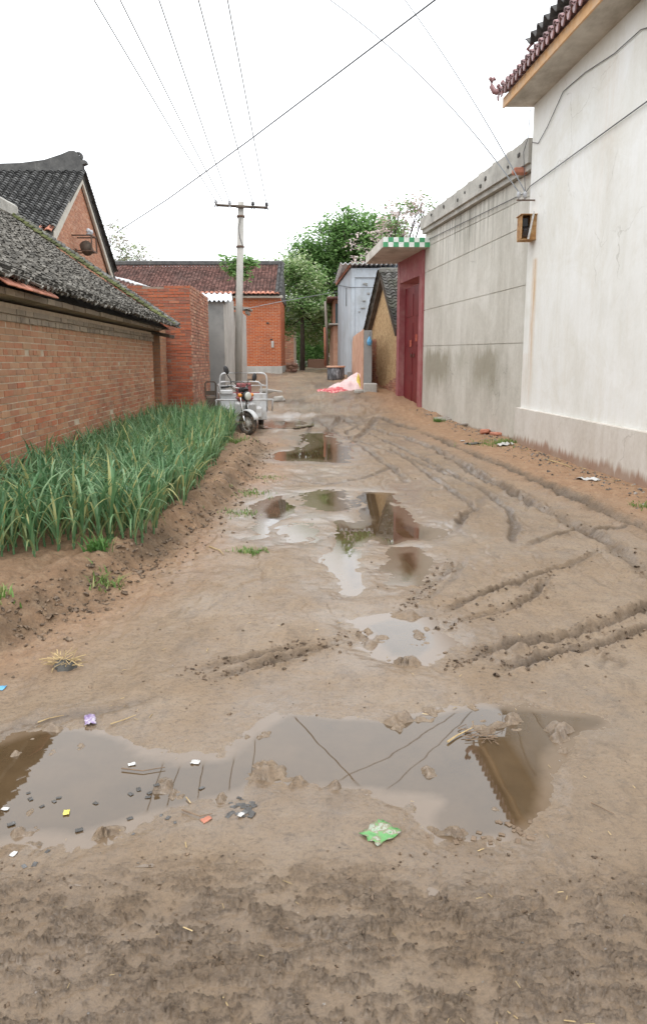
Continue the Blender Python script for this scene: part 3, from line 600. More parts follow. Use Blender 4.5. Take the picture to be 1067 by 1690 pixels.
def tile_roof(mb, E0, E1, R0, R1, w=.2, e=.1, arc=.05, thick=.012, jit=.0, cover=True, seg=4, ln=1.7, seed=3, sag=0.0, trough=True, scale_r=1.0, bump_up=.0, lift=.03):
    """E0-E1 eave, R0-R1 ridge; curved clay tiles in columns, each tile its own little shell"""
    r = random.Random(seed); E0, E1, R0, R1 = map(Vector, (E0, E1, R0, R1))
    nc_ = max(1, round((E1 - E0).length / w)); slope = ((R0 + R1) / 2 - (E0 + E1) / 2); nr_ = max(1, round(slope.length / e))
    upn = (E1 - E0).cross(slope).normalized()
    if upn.z < 0: upn = -upn
    def tile(c, ud, vd, up_, hw_, a_, conv, L):
        vs = []
        for q_ in (0, 1):
            for k in range(seg + 1):
                t = -1 + 2 * k / seg; h = a_ * (1 - t * t) if conv else a_ * t * t
                wd = hw_ * (1 - .10 * q_)
                vs.append(c + ud * (t * wd) + vd * (L * q_) + up_ * (h + (lift if q_ == 0 else -.005)))
        m_ = len(vs)
        vs += [v_ - up_ * thick for v_ in vs[:seg + 1]]
        fs = [(k, k + 1, seg + 2 + k, seg + 1 + k) for k in range(seg)] + [(m_ + k, m_ + k + 1, k + 1, k) for k in range(seg)]
        mb.add(vs, fs)
    for i in range(nc_ * (2 if cover and trough else 1)):
        half = i / 2 if cover and trough else i
        conv = (i % 2 == 1) if (cover and trough) else cover
        for j in range(nr_):
            s = (half + .5) / nc_; t = j / nr_
            if s > 1.001: continue
            p = E0.lerp(E1, s).lerp(R0.lerp(R1, s), t); ud = (E1.lerp(R1, t) - E0.lerp(R0, t)).normalized(); vd = (R0.lerp(R1, s) - E0.lerp(E1, s)).normalized()
            p = p - upn * (sag * math.sin(math.pi * t)) + upn * ((arc * .55 if conv and trough else 0) + r.uniform(0, jit) + bump_up)
            if jit:
                a = r.uniform(-1, 1) * jit * 7; ud = (ud + vd * a).normalized(); p = p + ud * r.uniform(-1, 1) * jit * 1.5 + vd * r.uniform(-1, 1) * jit * 2
                up2 = (upn + vd * r.uniform(-1, 1) * jit * 9 + ud * r.uniform(-1, 1) * jit * 9).normalized()
            else: up2 = upn
            tile(p, ud, vd, up2, w * (.36 if conv and trough else .46) * scale_r * r.uniform(.96, 1.04), arc, conv, e * ln)
def deck(mb, E0, E1, R0, R1, F0, F1, th=.10):
    up = Vector((0, 0, -th)); p = [Vector(q) for q in (E0, R0, F0, E1, R1, F1)]; q = [v + up for v in p]
    mb.add(p + q, [(0, 3, 4, 1), (1, 4, 5, 2), (6, 7, 10, 9), (7, 8, 11, 10), (0, 1, 7, 6), (1, 2, 8, 7), (3, 9, 10, 4), (4, 10, 11, 5), (0, 6, 9, 3), (2, 5, 11, 8)])
def corrugated(mb, A, B, C, D, n, amp, th=.006, sub=6, m=2):
    """sheet A-B (front edge) to D-C (back edge), waves along A-B"""
    A, B, C, D = map(Vector, (A, B, C, D)); up = (B - A).cross(D - A).normalized()
    if up.z < 0: up = -up
    N_ = n * sub; vs = []
    for o in (0, -th):
        for j in range(m):
            for i in range(N_ + 1):
                s = i / N_; t = j / (m - 1); p = A.lerp(B, s).lerp(D.lerp(C, s), t)
                vs.append(p + up * (amp * math.cos(s * n * 2 * math.pi) + o))
    k = N_ + 1; fs = []
    for j in range(m - 1):
        for i in range(N_):
            fs.append((j * k + i, j * k + i + 1, (j + 1) * k + i + 1, (j + 1) * k + i)); o = m * k
            fs.append((o + (j + 1) * k + i, o + (j + 1) * k + i + 1, o + j * k + i + 1, o + j * k + i))
    for i in range(N_):
        fs.append((i + 1, i, m * k + i, m * k + i + 1)); b_ = (m - 1) * k; fs.append((b_ + i, b_ + i + 1, m * k + b_ + i + 1, m * k + b_ + i))
    fs.append((0, k, m * k + k, m * k)) if m == 2 else None
    fs.append((k - 1, m * k + k - 1, m * k + 2 * k - 1, 2 * k - 1)) if m == 2 else None
    mb.add(vs, fs)
def vprism(mb, xy, z0, z1):  # vertical prism, z1 number or list
    n = len(xy); zt = z1 if isinstance(z1, (list, tuple)) else [z1] * n
    mb.add([(x, y, z0) for x, y in xy] + [(x, y, z) for (x, y), z in zip(xy, zt)], [tuple(range(n))[::-1], tuple(range(n, 2 * n))] + [(i, (i + 1) % n, n + (i + 1) % n, n + i) for i in range(n)])

# ============================================================ LEFT: low brick cottage beside the garlic bed
def cwx(Y): return -3.2 - .047 * (Y - 7.4)
T = thing('brick_cottage', 'long low cottage of weathered brick with rough mossy tiles beside the garlic bed', 'cottage', (cwx(15.5), 15.5, 0))
Y0, Y1 = 5.0, 15.5
mb = MB(); vprism(mb, [(cwx(Y0), Y0), (cwx(Y1), Y1), (-9.6, Y1), (-9.6, Y0)], -.3, 2.13)
mb.mi = 1
brick_panel(mb, (cwx(Y0), Y0), (cwx(Y1), Y1), .02, 1.94, bl=.245, bh=.057, mo=.012, out=.006, jit=.005, hdr=4, seed=4, nrm=1, skip=lambda s, z: rng.random() < .006)
brick_panel(mb, (cwx(Y1), Y1), (-9.6, Y1), .02, 2.1, seed=5, nrm=1, hdr=5)
mb.build('wall', [M['mortar_warm'], M['brick_old']], T)
mb = MB()
brick_panel(mb, (cwx(Y0), Y0), (cwx(Y1), Y1), 1.945, 2.02, bl=.13, out=.03, jit=.006, seed=6)
brick_panel(mb, (cwx(Y0), Y0), (cwx(Y1), Y1), 2.02, 2.075, bl=.25, out=.035, jit=.006, seed=7)
brick_panel(mb, (cwx(Y0), Y0), (cwx(Y1), Y1), 2.165, 2.235, bl=.25, bh=.060, out=.205, jit=.012, seed=8, face=.22)
M['brick_grey'] = brick_mat('weathered_grey_brick', [(.30, .25, .2), (.36, .29, .22), (.24, .2, .16), (.4, .33, .25)], stain_amt=.6, pale_amt=.2)
mb.build('eave_course', M['brick_grey'], T)
def eave(Y): return Vector((-2.85 - (Y - 4.8) * .0286 - .0, Y, 2.275 - (Y - 4.8) * .005))
def ridge(Y): return Vector((-6.15 - (Y - 4.8) * .0286, Y, 4.47))
mb = MB(); e0, e1, r0, r1 = eave(4.8), eave(15.95), ridge(4.8), ridge(15.95); dn = Vector((0, 0, -.03))
bk = lambda Y: Vector((-9.9, Y, 2.2))
ins = Vector((-.13, 0, .02)); e0, e1 = e0 + ins, e1 + ins
mb.add([e0 + dn, r0 + dn, bk(4.8), bk(4.8) + dn, r0 - Vector((0, 0, .9)), Vector((cwx(4.8) - .05, 4.8, 2.24)), e1 + dn, r1 + dn, bk(15.95), bk(15.95) + dn, r1 - Vector((0, 0, .9)), Vector((cwx(15.95) - .05, 15.95, 2.20))],
       [(0, 1, 2, 3, 4, 5), (11, 10, 9, 8, 7, 6), (0, 6, 7, 1), (1, 7, 8, 2), (2, 8, 9, 3), (5, 11, 6, 0), (3, 9, 11, 5)])
mb.build('roof_deck', M['soot'], T)
mb = MB()
tile_roof(mb, eave(4.85), eave(15.55), ridge(4.85), ridge(15.55), w=.165, e=.098, arc=.045, thick=.014, jit=.011, cover=False, seg=4, ln=1.9, seed=11, sag=.05)
tile_roof(mb, eave(4.85) + Vector((.05, 0, -.035)), eave(15.9) + Vector((.05, 0, -.035)), eave(4.85) + Vector((-.16, 0, .10)), eave(15.9) + Vector((-.16, 0, .10)), w=.085, e=.07, arc=.03, thick=.014, jit=.03, cover=False, seg=3, ln=2.2, seed=12, bump_up=.03)
rt = mb.build('roof', M['tile_old'], T)
mb = MB()
tile_roof(mb, eave(15.5), eave(15.62), ridge(15.5), ridge(15.62), w=.12, e=.11, arc=.05, thick=.03, jit=.008, cover=True, trough=False, ln=1.4, seed=13, bump_up=.05)
mb.build('moss_strip', M['tile_moss'], T)
mb = MB()
tile_roof(mb, eave(15.62), eave(16.1), ridge(15.62), ridge(16.1), w=.16, e=.11, arc=.06, thick=.02, jit=.012, cover=True, trough=True, ln=1.6, seed=14, bump_up=.03)
mb.build('verge_tiles', M['tile_grey'], T)
mb = MB(); mb.bbox(ridge(15.3) + Vector((0, -.1, .12)), (.26, 1.4, .30), .05, rz=.03); mb.bbox(ridge(10) + Vector((0, -.3, .08)), (.22, 9.2, .20), .05, rz=.0286)
mb.build('ridge_cap', M['coping'], T)
mb = MB()
for k in range(7): mb.bbox(eave(6.75 + k * .2) + Vector((-.02 - k * .004, 0, .045)), (.34, .19, .02), .008, ry=R(34), rz=rng.uniform(-.1, .1))
mb.build('red_tiles', M['tile_red'], T)
mb = MB(); mb.bbox(eave(15.7) + Vector((-.28, 0, -.12)), (.5, .5, .07), .01, ry=R(12)); mb.build('eave_board', M['wood_dark'], T)

# brick pier closing the gap behind the cottage
T = thing('brick_pier', 'narrow shaded brick pier under the tip of the low cottage roof', 'pier', (-3.75, 16.5, 0))
mb = MB(); vprism(mb, [(-4.3, 16.2), (-3.58, 16.2), (-3.6, 16.93), (-4.3, 16.93)], -.3, 2.3); mb.mi = 1
brick_panel(mb, (-4.3, 16.2), (-3.58, 16.2), .02, 2.28, seed=21); brick_panel(mb, (-3.58, 16.2), (-3.6, 16.93), .02, 2.28, seed=22)
mb.build('wall', [M['mortar_grey'], M['brick_old']], T)

# red brick block
T = thing('brick_outbuilding', 'flat topped outbuilding of bare red brick between cottage and concrete pole', 'outbuilding', (-3.9, 18.6, 0))
A_, B_, C_ = (-5.3, 17.0), (-3.03, 17.0), (-3.16, 20.4)
mb = MB(); vprism(mb, [A_, B_, C_, (-5.4, 20.4)], -.3, 3.2); mb.mi = 1
rr_ = random.Random(5); top1 = [3.24 + rr_.choice([0, 0, .0, -.07, .0]) for _ in range(40)]
brick_panel(mb, A_, B_, .0, lambda t: top1[int(t / .25) % 40], seed=31, jit=.007, out=.008, bh=.055)
mb.build('front_wall', [M['mortar_grey'], M['brick_red']], T)
mb = MB(); mb.mi = 0
brick_panel(mb, (B_[0] + .002, B_[1]), C_, .0, lambda t: 3.24 + .03 * (int(t * 3) % 2), seed=32, jit=.007, mo=.016, out=.012)
mb.build('side_wall', [M['brick_side']], T)

# grey rendered outbuilding with white corrugated roof
T = thing('rendered_outbuilding', 'narrow grey rendered outbuilding with a white corrugated roof', 'outbuilding', (-3.1, 22, .2))
mb = MB(); vprism(mb, [(-3.38, 20.95), (-2.8, 20.95), (-2.86, 23.6), (-4.1, 23.6)], -.1, [3.18, 3.18, 3.5, 3.5]); mb.build('wall', M['cement'], T)
mb = MB(); vprism(mb, [(-2.8, 20.93), (-2.775, 20.93), (-2.83, 23.6), (-2.86, 23.6)], -.1, [3.10, 3.10, 3.4, 3.4]); mb.build('side_wall', M['cement_light'], T)
mb = MB(); a, b_, c_, d_ = P(338, 496, 20.8), P(383, 496, 20.8), P(381, 484, 23), P(325, 484, 23)
corrugated(mb, a, b_, c_, d_, 6, .028, .012); mb.build('roof', M['asbestos_white'], T)
# lean-to peeping out behind the pole
T = thing('lean_to', 'small grey lean-to with a tilted slab roof just behind the concrete pole', 'lean-to', (-2.9, 26, .5))
mb = MB(); vprism(mb, [(-3.3, 25.6), (-2.82, 25.6), (-2.9, 28), (-3.3, 28)], .1, 3.2); mb.build('wall', M['cement_light'], T)
mb = MB(); mb.bbox((P(397, 508, 25.4)) + Vector((-.05, .3, 0)), (.72, 1.2, .07), .01, ry=R(6)); mb.bbox(P(408, 511, 25.4) + Vector((-.02, .2, -.1)), (.1, .8, .12), .02, ry=R(10)); mb.build('roof', M['wood_grey'], T)

# long brick house across the lane end
T = thing('long_brick_house', 'long house of bright orange brick with a brown tiled roof at the lane end', 'house', (-6, 32, 1))
hx0, hx1 = -12.0, -1.84; zb = P(462, 616, 32).z; zp = P(462, 604, 32).z; ze = P(462, 490, 32).z
mb = MB(); vprism(mb, [(hx0, 32), (hx1, 32), (hx1 - .1, 37.2), (hx0, 37.2)], zb - .4, ze); mb.mi = 1
brick_panel(mb, (hx0, 32), (hx1, 32), zp, ze - .02, seed=41, bl=.24, bh=.056, jit=.004, skip=lambda s, z: s < 5.5)
brick_panel(mb, (hx1, 32), (hx1 - .1, 37.2), zp, ze - .02, seed=42, bl=.24, bh=.056)
mb.build('wall', [M['mortar_warm'], M['brick_orange']], T)
mb = MB(); vprism(mb, [(hx0, 31.94), (hx1 + .05, 31.94), (hx1 - .04, 37.2), (hx0, 37.2)], zb - .4, zp); mb.build('plinth', M['cement_light'], T)
mb = MB(); mb.bbox((P(449, 568, 31.97)), (.12, .05, .28), .01); mb.build('wall_vent', M['cement_light'], T)
for q_ in ((441, 533), (447, 560)): mb = MB(); mb.box(P(*q_, 31.985), (.1, .05, .06)); mb.build('wall_hole', M['soot'], T)  # dark block on the brick face paints the shade of a hole
mb = MB(); mb.bbox(((hx0 + hx1) / 2 + .05, 31.9, ze + .0), (hx1 - hx0 + .12, .26, .11), .02); mb.build('cornice', M['verge'], T)
zr = P(455, 436, 34.8).z; E0, E1 = Vector((hx0, 31.7, ze + .10)), Vector((hx1 - .02, 31.7, ze + .10)); R0_, R1_ = Vector((hx0, 34.8, zr - .05)), Vector((hx1 - .05, 34.8, zr))
mb = MB(); mb.prism([E0 + Vector((0, 0, -.05)), E0 + Vector((0, .3, -.12)), Vector((hx0, 37.6, ze)), R0_ - Vector((0, 0, .04))], (hx1 - hx0 - .02, 0, 0))
mb.build('gable_deck', M['soot'], T)
mb = MB(); tile_roof(mb, E0, E1, R0_, R1_, w=.15, e=.14, arc=.018, thick=.018, jit=.004, cover=True, trough=False, seg=3, ln=1.15, seed=43, lift=.018); mb.build('roof', M['tile_brown'], T)
mb = MB(); tile_roof(mb, E0 + Vector((0, -.05, -.02)), E1 + Vector((0, -.05, -.02)), E0 + Vector((0, .12, .09)), E1 + Vector((0, .12, .09)), w=.2, e=.2, arc=.05, thick=.03, cover=True, trough=False, seg=3, ln=1.1, seed=44); mb.build('eave_tiles', M['tile_red'], T)
mb = MB(); mb.bbox((R0_ + R1_) / 2 + Vector((0, 0, .07)), (hx1 - hx0 + .05, .26, .22), .05)
tile_roof(mb, E1 + Vector((-.2, 0, .04)), E1 + Vector((.1, 0, .04)), R1_ + Vector((-.2, 0, .04)), R1_ + Vector((.1, 0, .04)), w=.16, e=.14, arc=.05, thick=.03, seed=45, cover=True, trough=False)
mb.build('ridge_cap', M['tile_dark'], T)

# big gabled house on the left
T = thing('gabled_brick_house', 'tall gabled house of orange brick with a dark tiled roof and curled ridge end', 'house', (-7.1, 20, 0))
g0, g1 = (-7.05, 20.0), (-7.36, 25.5); gz = 4.86; ya_ = 22.65; az = P(133, 285, ya_).z - .12; gx = -7.05 - .31 * (ya_ - 20) / 5.5
mb = MB()
vs = [(g0[0], g0[1], -.2), (g1[0], g1[1], -.2), (g1[0], g1[1], gz), (gx, ya_, az), (g0[0], g0[1], gz)]
mb.prism(vs, (-8, 0, 0)); mb.mi = 1
def gt(t):
    y = 20 + t; return gz + (az - gz) * (1 - abs(y - ya_) / (2.65 if y < ya_ else 2.85))
brick_panel(mb, g0, g1, 1.5, gt, seed=51, bl=.24, bh=.058, hdr=6, jit=.004)
mb.build('gable_wall', [M['mortar_warm'], M['brick_house']], T)
mb = MB(); mb.bbox((-11, 19.97, 4.72), (7.9, .05, .42), .01); mb.build('eave_wall', M['cement_light'], T)
E0, E1 = Vector((-14.5, 19.55, gz - .0)), Vector((-6.95, 19.55, gz + .02)); R0_, R1_ = Vector((-14.8, ya_, az + .12)), Vector((gx + .14, ya_, az + .12))
mb = MB(); dz_ = Vector((0, 0, -.07)); deck(mb, E0 + dz_, E1 + dz_ + Vector((-.02, 0, 0)), R0_ + dz_, R1_ + dz_ + Vector((-.02, 0, 0)), Vector((-14.6, 26.13, gz - .42)), Vector((-7.24, 26.13, gz - .42)), .08); mb.build('roof_deck', M['soot'], T)
mb = MB(); tile_roof(mb, E0, E1, R0_, R1_, w=.22, e=.14, arc=.065, thick=.02, jit=.003, cover=True, seg=4, ln=1.35, seed=52, lift=.045); mb.build('roof', M['tile_dark'], T)
mb = MB(); tile_roof(mb, Vector((-14.6, 26.15, gz - .33)), Vector((-7.2, 26.15, gz - .33)), R0_, R1_, w=.2, e=.12, arc=.05, cover=True, seg=3, seed=53, bump_up=.01); mb.build('rear_roof', M['tile_dark'], T)
mb = MB(); tile_roof(mb, E0 + Vector((0, -.08, -.05)), E1 + Vector((0, -.08, -.05)), E0 + Vector((0, .16, .12)), E1 + Vector((0, .16, .12)), w=.24, e=.26, arc=.06, thick=.03, cover=True, trough=False, ln=1.1, seed=54, bump_up=-.02); mb.build('eave_tiles', M['tile_red'], T)
mb = MB()
def rake(a, b, w=.3, th=.07):
    a, b = Vector(a), Vector(b); u = (b - a).normalized(); n = Vector((1, 0, 0)); dnv = Vector((0, 0, -w))
    mb.prism([a, b, b + dnv, a + dnv], (th, 0, 0))
rake((g0[0] + .03, 19.6, gz - .02), (gx + .03, ya_, az + .13)); rake((gx + .03, ya_, az + .13), (g1[0] + .03, 26.0, gz - .36))
mb.build('verge_board', M['verge'], T)
mb = MB()   # ridge sweeping up to a pierced curl
prof = [(-8.0, .2), (-5, .2), (-3, .21), (-1.8, .25), (-1.1, .34), (-.6, .50), (-.36, .60), (-.2, .60), (-.1, .50)]
prof2 = [(-.04, .34), (.1, .33), (.12, .24), (0, .2), (0, 0), (-8.0, 0)]
pts = [R1_ + Vector((x, -.1, z * .95 + .02)) for x, z in prof + prof2]
mb.prism(pts[::-1], (0, .22, 0)); mb.torus(R1_ + Vector((-.13, 0, .44)), .11, .04, 16, 6, Matrix.Rotation(R(90), 3, 'Z'))
mb.build('ridge', M['tile_dark'], T)
# meter bracket on the gable
bx, by, bz = -7.12, 21.7, P(137, 408, 21.7).z
T = thing('wall_bracket', 'rusty cable bracket with insulators and a drum on the gable brickwork', 'bracket', (bx, by, bz))
mb = MB()
for dz in (.3, -.12):
    for dy in (-.22, .22): mb.box((bx + .28, by + dy, bz + dz), (.56, .035, .035))
    mb.box((bx + .55, by, bz + dz), (.035, .5, .035))
for dy in (-.22, .22): mb.box((bx + .55, by + dy, bz + .09), (.035, .035, .45))
mb.box((bx + .06, by - .1, bz - .35), (.05, .06, .6)); mb.build('frame', M['iron'], T)
for dy, dz in ((-.15, .42), (.1, .42)):
    mb = MB(); mb.lathe((bx + .45, by + dy, bz + dz - .1), [(.03, 0), (.07, .02), (.03, .06), (.07, .09), (.05, .16), (.02, .18)], 10); mb.build('insulator', M['porcelain'], T, smooth=True)
mb = MB(); mb.lathe((bx + .35, by - .05, bz - .03), [(.0, -.14), (.16, -.14), (.17, 0), (.16, .14), (0, .14)], 12, M=Matrix.Rotation(R(60), 3, 'X')); mb.build('drum', M['wood_dark'], T, smooth=True)
mb = MB(); mb.bbox((bx + .09, by - .1, bz - .66), (.1, .16, .28), .015); mb.build('switch_box', M['plastic_white'], T)
T = thing('white_roofed_shed', 'shed with a white sheet roof tucked behind the gabled house', 'shed', (-7.3, 27, 0))
a, b_ = P(189, 457, 26.6), P(226, 469, 26.6)
mb = MB(); vprism(mb, [(a.x, 26.7), (b_.x - .15, 26.7), (b_.x - .15, 28.5), (a.x, 28.5)], 0, b_.z - .05); mb.build('wall', M['brick_dark'], T)
mb = MB(); corrugated(mb, a, b_, b_ + Vector((0, 2, .1)), a + Vector((0, 2, .1)), 5, .02, .03); mb.build('roof', M['asbestos_white'], T)

# ============================================================ RIGHT: white house
def wwx(Y): return 3.60 - .068 * (Y - 13.35)
def pwx(Y): return 3.50 - .068 * (Y - 13.41)
T = thing('white_house', 'tall white plastered house with glazed maroon eave tiles nearest on the right', 'house', (3.6, 13.3, 0))
zt = 5.86
mb = MB(); vprism(mb, [(wwx(3.5), 3.5), (9.5, 3.5), (9.5, 13.35), (wwx(13.35), 13.35)], -.2, zt + .02)
mb.build('wall', M['white_wall'], T)
zpl = (P(847, 675, 13.41).z + P(1067, 713, 8.5).z) / 2
mb = MB(); N_ = 12
for k in range(N_):
    y0 = 3.5 + (13.43 - 3.5) * k / N_; y1 = 3.5 + (13.43 - 3.5) * (k + 1) / N_
mb.hexa([(pwx(3.5), 3.5, -.3), (wwx(3.5) + .2, 3.5, -.3), (wwx(13.43) + .2, 13.43, -.3), (pwx(13.43), 13.43, -.3), (pwx(3.5) + .03, 3.5, zpl), (wwx(3.5) + .2, 3.5, zpl + .02), (wwx(13.43) + .2, 13.43, zpl + .02), (pwx(13.43) + .03, 13.43, zpl)])
mb.build('plinth', M['plinth'], T)
ov = .47
mb = MB(); mb.hexa([(wwx(3.5) - ov, 3.5, zt), (8, 3.5, zt), (8, 13.45, zt), (wwx(13.45) - ov, 13.45, zt), (wwx(3.5) - ov, 3.5, zt + .17), (8, 3.5, zt + .17), (8, 13.45, zt + .17), (wwx(13.45) - ov, 13.45, zt + .17)])
mb.build('eave_slab', M['soffit'], T)
mb = MB(); mb.hexa([(wwx(3.5) - ov - .03, 3.5, zt - .01), (wwx(3.5) - ov - .003, 3.5, zt - .01), (wwx(13.48) - ov - .003, 13.48, zt - .01), (wwx(13.48) - ov - .03, 13.48, zt - .01), (wwx(3.5) - ov - .03, 3.5, zt + .15), (wwx(3.5) - ov - .003, 3.5, zt + .15), (wwx(13.48) - ov - .003, 13.48, zt + .15), (wwx(13.48) - ov - .03, 13.48, zt + .15)])
mb.build('fascia', M['orange_band'], T)
mb = MB(); e0 = Vector((wwx(3.5) - ov - .12, 3.5, zt + .17)); e1 = Vector((wwx(13.5) - ov - .12, 13.5, zt + .17)); up = Vector((.34, 0, .13))
tile_roof(mb, e0, e1, e0 + up, e1 + up, w=.19, e=.17, arc=.055, thick=.018, cover=True, trough=True, seg=5, ln=1.25, seed=61)
for k in range(53):      # tile end faces hanging over the fascia
    y = 3.6 + k * .19; x = wwx(y) - ov - .125
    mb.add([(x, y - .07, zt + .2), (x, y + .07, zt + .2), (x + .004, y + .04, zt + .13), (x + .004, y, zt + .105), (x + .004, y - .04, zt + .13)] + [(x + .02, y - .07, zt + .2), (x + .02, y + .07, zt + .2), (x + .024, y + .04, zt + .13), (x + .024, y, zt + .105), (x + .024, y - .04, zt + .13)],
           [(0, 1, 2, 3, 4), (9, 8, 7, 6, 5), (0, 5, 6, 1), (1, 6, 7, 2), (2, 7, 8, 3), (3, 8, 9, 4), (4, 9, 5, 0)])
mb.build('eave_tiles', M['tile_glazed'], T, smooth=False)
mb = MB(); mb.box((wwx(8.4) + .35, 8.35, zt + .60), (.5, 9.4, .86), rz=R(3.9)); mb.build('parapet', M['soffit'], T)
mb = MB(); c0 = Vector((wwx(13.4) - ov - .06, 13.45, zt + .22))   # curled corner ornament
pts = [c0 + Vector((.1, -.15, .1)), c0 + Vector((-.03, .0, .03)), c0 + Vector((-.12, .06, .05)), c0 + Vector((-.17, .08, .14)), c0 + Vector((-.17, .09, .23)), c0 + Vector((-.13, .09, .27)), c0 + Vector((-.10, .09, .24))]
mb.tube(pts, [.06, .06, .05, .042, .036, .032, .02], 8)
for q_, s_ in (((-.06, .02, .12), .04), ((-.0, -.02, .16), .045), ((.07, -.06, .21), .045), ((-.19, .08, .26), .035)):
    mb.lathe(c0 + Vector(q_), [(0, -s_), (s_ * .8, -s_ * .5), (s_, 0), (s_ * .6, s_ * .7), (0, s_ * 1.3)], 8)
mb.build('corner_ornament', M['tile_glazed'], T, smooth=True)
zs = P(868, 74, 13.1).z + .04
mb = MB(); sx0 = P(866, 83, 13.1).x
corrugated(mb, (sx0 + (13.1 - 3.5) * .068, 3.5, zs), (sx0, 13.1, zs), (sx0 + 3.5, 13.1, zs + 1.0), (sx0 + 4.1, 3.5, zs + 1.0), 34, .06, .02, 8)
mb.build('sheet_roof', M['asbestos_dark'], T)
mb = MB(); mb.tube([(sx0 + .1, 13.0, zs - .03), (sx0 + .02, 13.05, zs - .12), (sx0 + .1, 13.05, zs - .2), (sx0 + .22, 13.0, zs - .16), (sx0 + .3, 12.95, zs - .3)], .03, 6)
mb.build('ridge_ornament', M['tile_glazed'], T, smooth=True)

# meter box on the white wall
by = 13.1; bx = wwx(by); pz = P(875, 372, by); bz = pz.z
bw = (P(888, 372, by).x - P(861, 372, by).x)
T = thing('meter_box', 'rusty brown electricity meter box with a loose white stick high on the white wall', 'meter box', (bx, by, bz))
# box stands out from the wall, its front faces the viewer
x1_ = bx + .05; x0_ = bx - .24; yb0, yb1 = 12.95, 13.25; z0_, z1_ = P(861, 395, 13.0).z, P(861, 354, 13.0).z
mb = MB()
mb.box(((x0_ + x1_) / 2, yb1, (z0_ + z1_) / 2), (x1_ - x0_, .01, z1_ - z0_)); mb.box(((x0_ + x1_) / 2, (yb0 + yb1) / 2, z1_), (x1_ - x0_ + .05, yb1 - yb0 + .04, .012)); mb.box(((x0_ + x1_) / 2, (yb0 + yb1) / 2, z0_), (x1_ - x0_, yb1 - yb0, .012))
mb.box((x0_, (yb0 + yb1) / 2, (z0_ + z1_) / 2), (.01, yb1 - yb0, z1_ - z0_ - .02)); mb.box(((x0_ + x1_) / 2 + .07, yb0 + .02, (z0_ + z1_) / 2), ((x1_ - x0_) * .5, .01, z1_ - z0_ - .02)); mb.box((x0_ + .10, yb1 - .06, z0_ + .12), (.12, .1, .2))
M['rust_paint'] = surf('rusted_cream_paint', [(.3, (.2, .09, .035)), (.5, (.38, .2, .07)), (.7, (.5, .36, .2))], 9, .8, .4, 50, .004)
mb.build('case', M['rust_paint'], T)
mb = MB(); mb.bbox((x0_ + .07, yb0 + .1, z1_ - .12), (.11, .06, .15), .012); mb.build('meter', M['black_plastic'], T)
mb = MB(); mb.box((x0_ + .15, yb0 - .02, (z0_ + z1_) / 2 + .02), (.03, .02, .46), ry=R(10)); mb.build('stick', M['plastic_white'], T)
mb = MB()
for k in range(4): mb.tube([(x0_ + .03 + k * .03, yb0 + .06, z0_ + .05), (x0_ + .05 + k * .02, yb0 + .02, z0_ + .15), (x0_ + .02 + k * .04, yb0 + .08, z1_ - .2)], .009, 5)
mb.build('cable', M['wire'], T)
zi = P(860, 330, by).z
T = thing('insulator_bracket', 'thin iron bracket with two grey insulators above the rusty meter box', 'bracket', (bx, by, zi))
mb = MB(); mb.box((bx - .12, by, zi), (.38, .025, .02)); mb.box((bx + .05 - .03, by, zi - .14), (.02, .02, .3)); mb.build('arm', M['iron'], T)
for xx in (bx - .28, bx - .17):
    mb = MB(); mb.lathe((xx, by, zi), [(.012, 0), (.012, .04), (.035, .05), (.028, .08), (.036, .1), (.03, .13), (.01, .14)], 10); mb.build('insulator', M['porcelain'], T, smooth=True)

# grey rendered wall with heavy coping
A_ = Vector((3.72, 13.46, 0)); B_ = Vector((2.74, 20.35, 0)); u_ = (B_ - A_).normalized(); n_ = Vector((-u_.y, u_.x, 0))
if n_.x > 0: n_ = -n_
T = thing('grey_yard_wall', 'high grey cement yard wall with scored bands between white house and red gate', 'wall', (3.2, 17, 0))
def zz(pn, pf): return (P(pn[0], pn[1], 14.0).z, P(pf[0], pf[1], 20.3).z)
lv = [(-.3, -.3), zz((855, 567), (697, 571)), zz((857, 473), (697, 512)), zz((857, 375), (697, 450)), zz((858, 330), (697, 408)), zz((858, 291), (695, 386))]
mb = MB(); g_ = .010
def wallstrip(za, zb_, off, th, e=0.0):
    a, b = A_ + n_ * off - u_ * e, B_ + n_ * off + u_ * e; a2, b2 = a - n_ * th, b - n_ * th
    q = [Vector((a.x, a.y, za[0])), Vector((a2.x, a2.y, za[0])), Vector((b2.x, b2.y, za[1])), Vector((b.x, b.y, za[1])), Vector((a.x, a.y, zb_[0])), Vector((a2.x, a2.y, zb_[0])), Vector((b2.x, b2.y, zb_[1])), Vector((b.x, b.y, zb_[1]))]
    mb.hexa(q)
for k in range(5): wallstrip((lv[k][0] + g_, lv[k][1] + g_), (lv[k + 1][0] - g_, lv[k + 1][1] - g_), 0, .3)
wallstrip((-.3, -.3), (lv[5][0] - .02, lv[5][1] - .02), -.014, .25, -.01)
mb.build('panel', M['grey_wall'], T)
ct = zz((858, 242), (700, 361))
mb = MB(); wallstrip((lv[5][0] + .0, lv[5][1] + .0), (lv[5][0] + .10, lv[5][1] + .10), .10, .35); wallstrip((lv[5][0] + .10, lv[5][1] + .10), ct, .16, .4)
for k in range(9):
    p = A_.lerp(B_, (k + .5) / 9.3); zc = ct[0] + (ct[1] - ct[0]) * (k + .5) / 9.3
    mb.bbox((p.x + n_.x * .0, p.y, zc + .03), (.2, .18, .12), .03, rz=rng.uniform(-.3, .3))
mb.build('coping', M['coping'], T)
mb = MB()
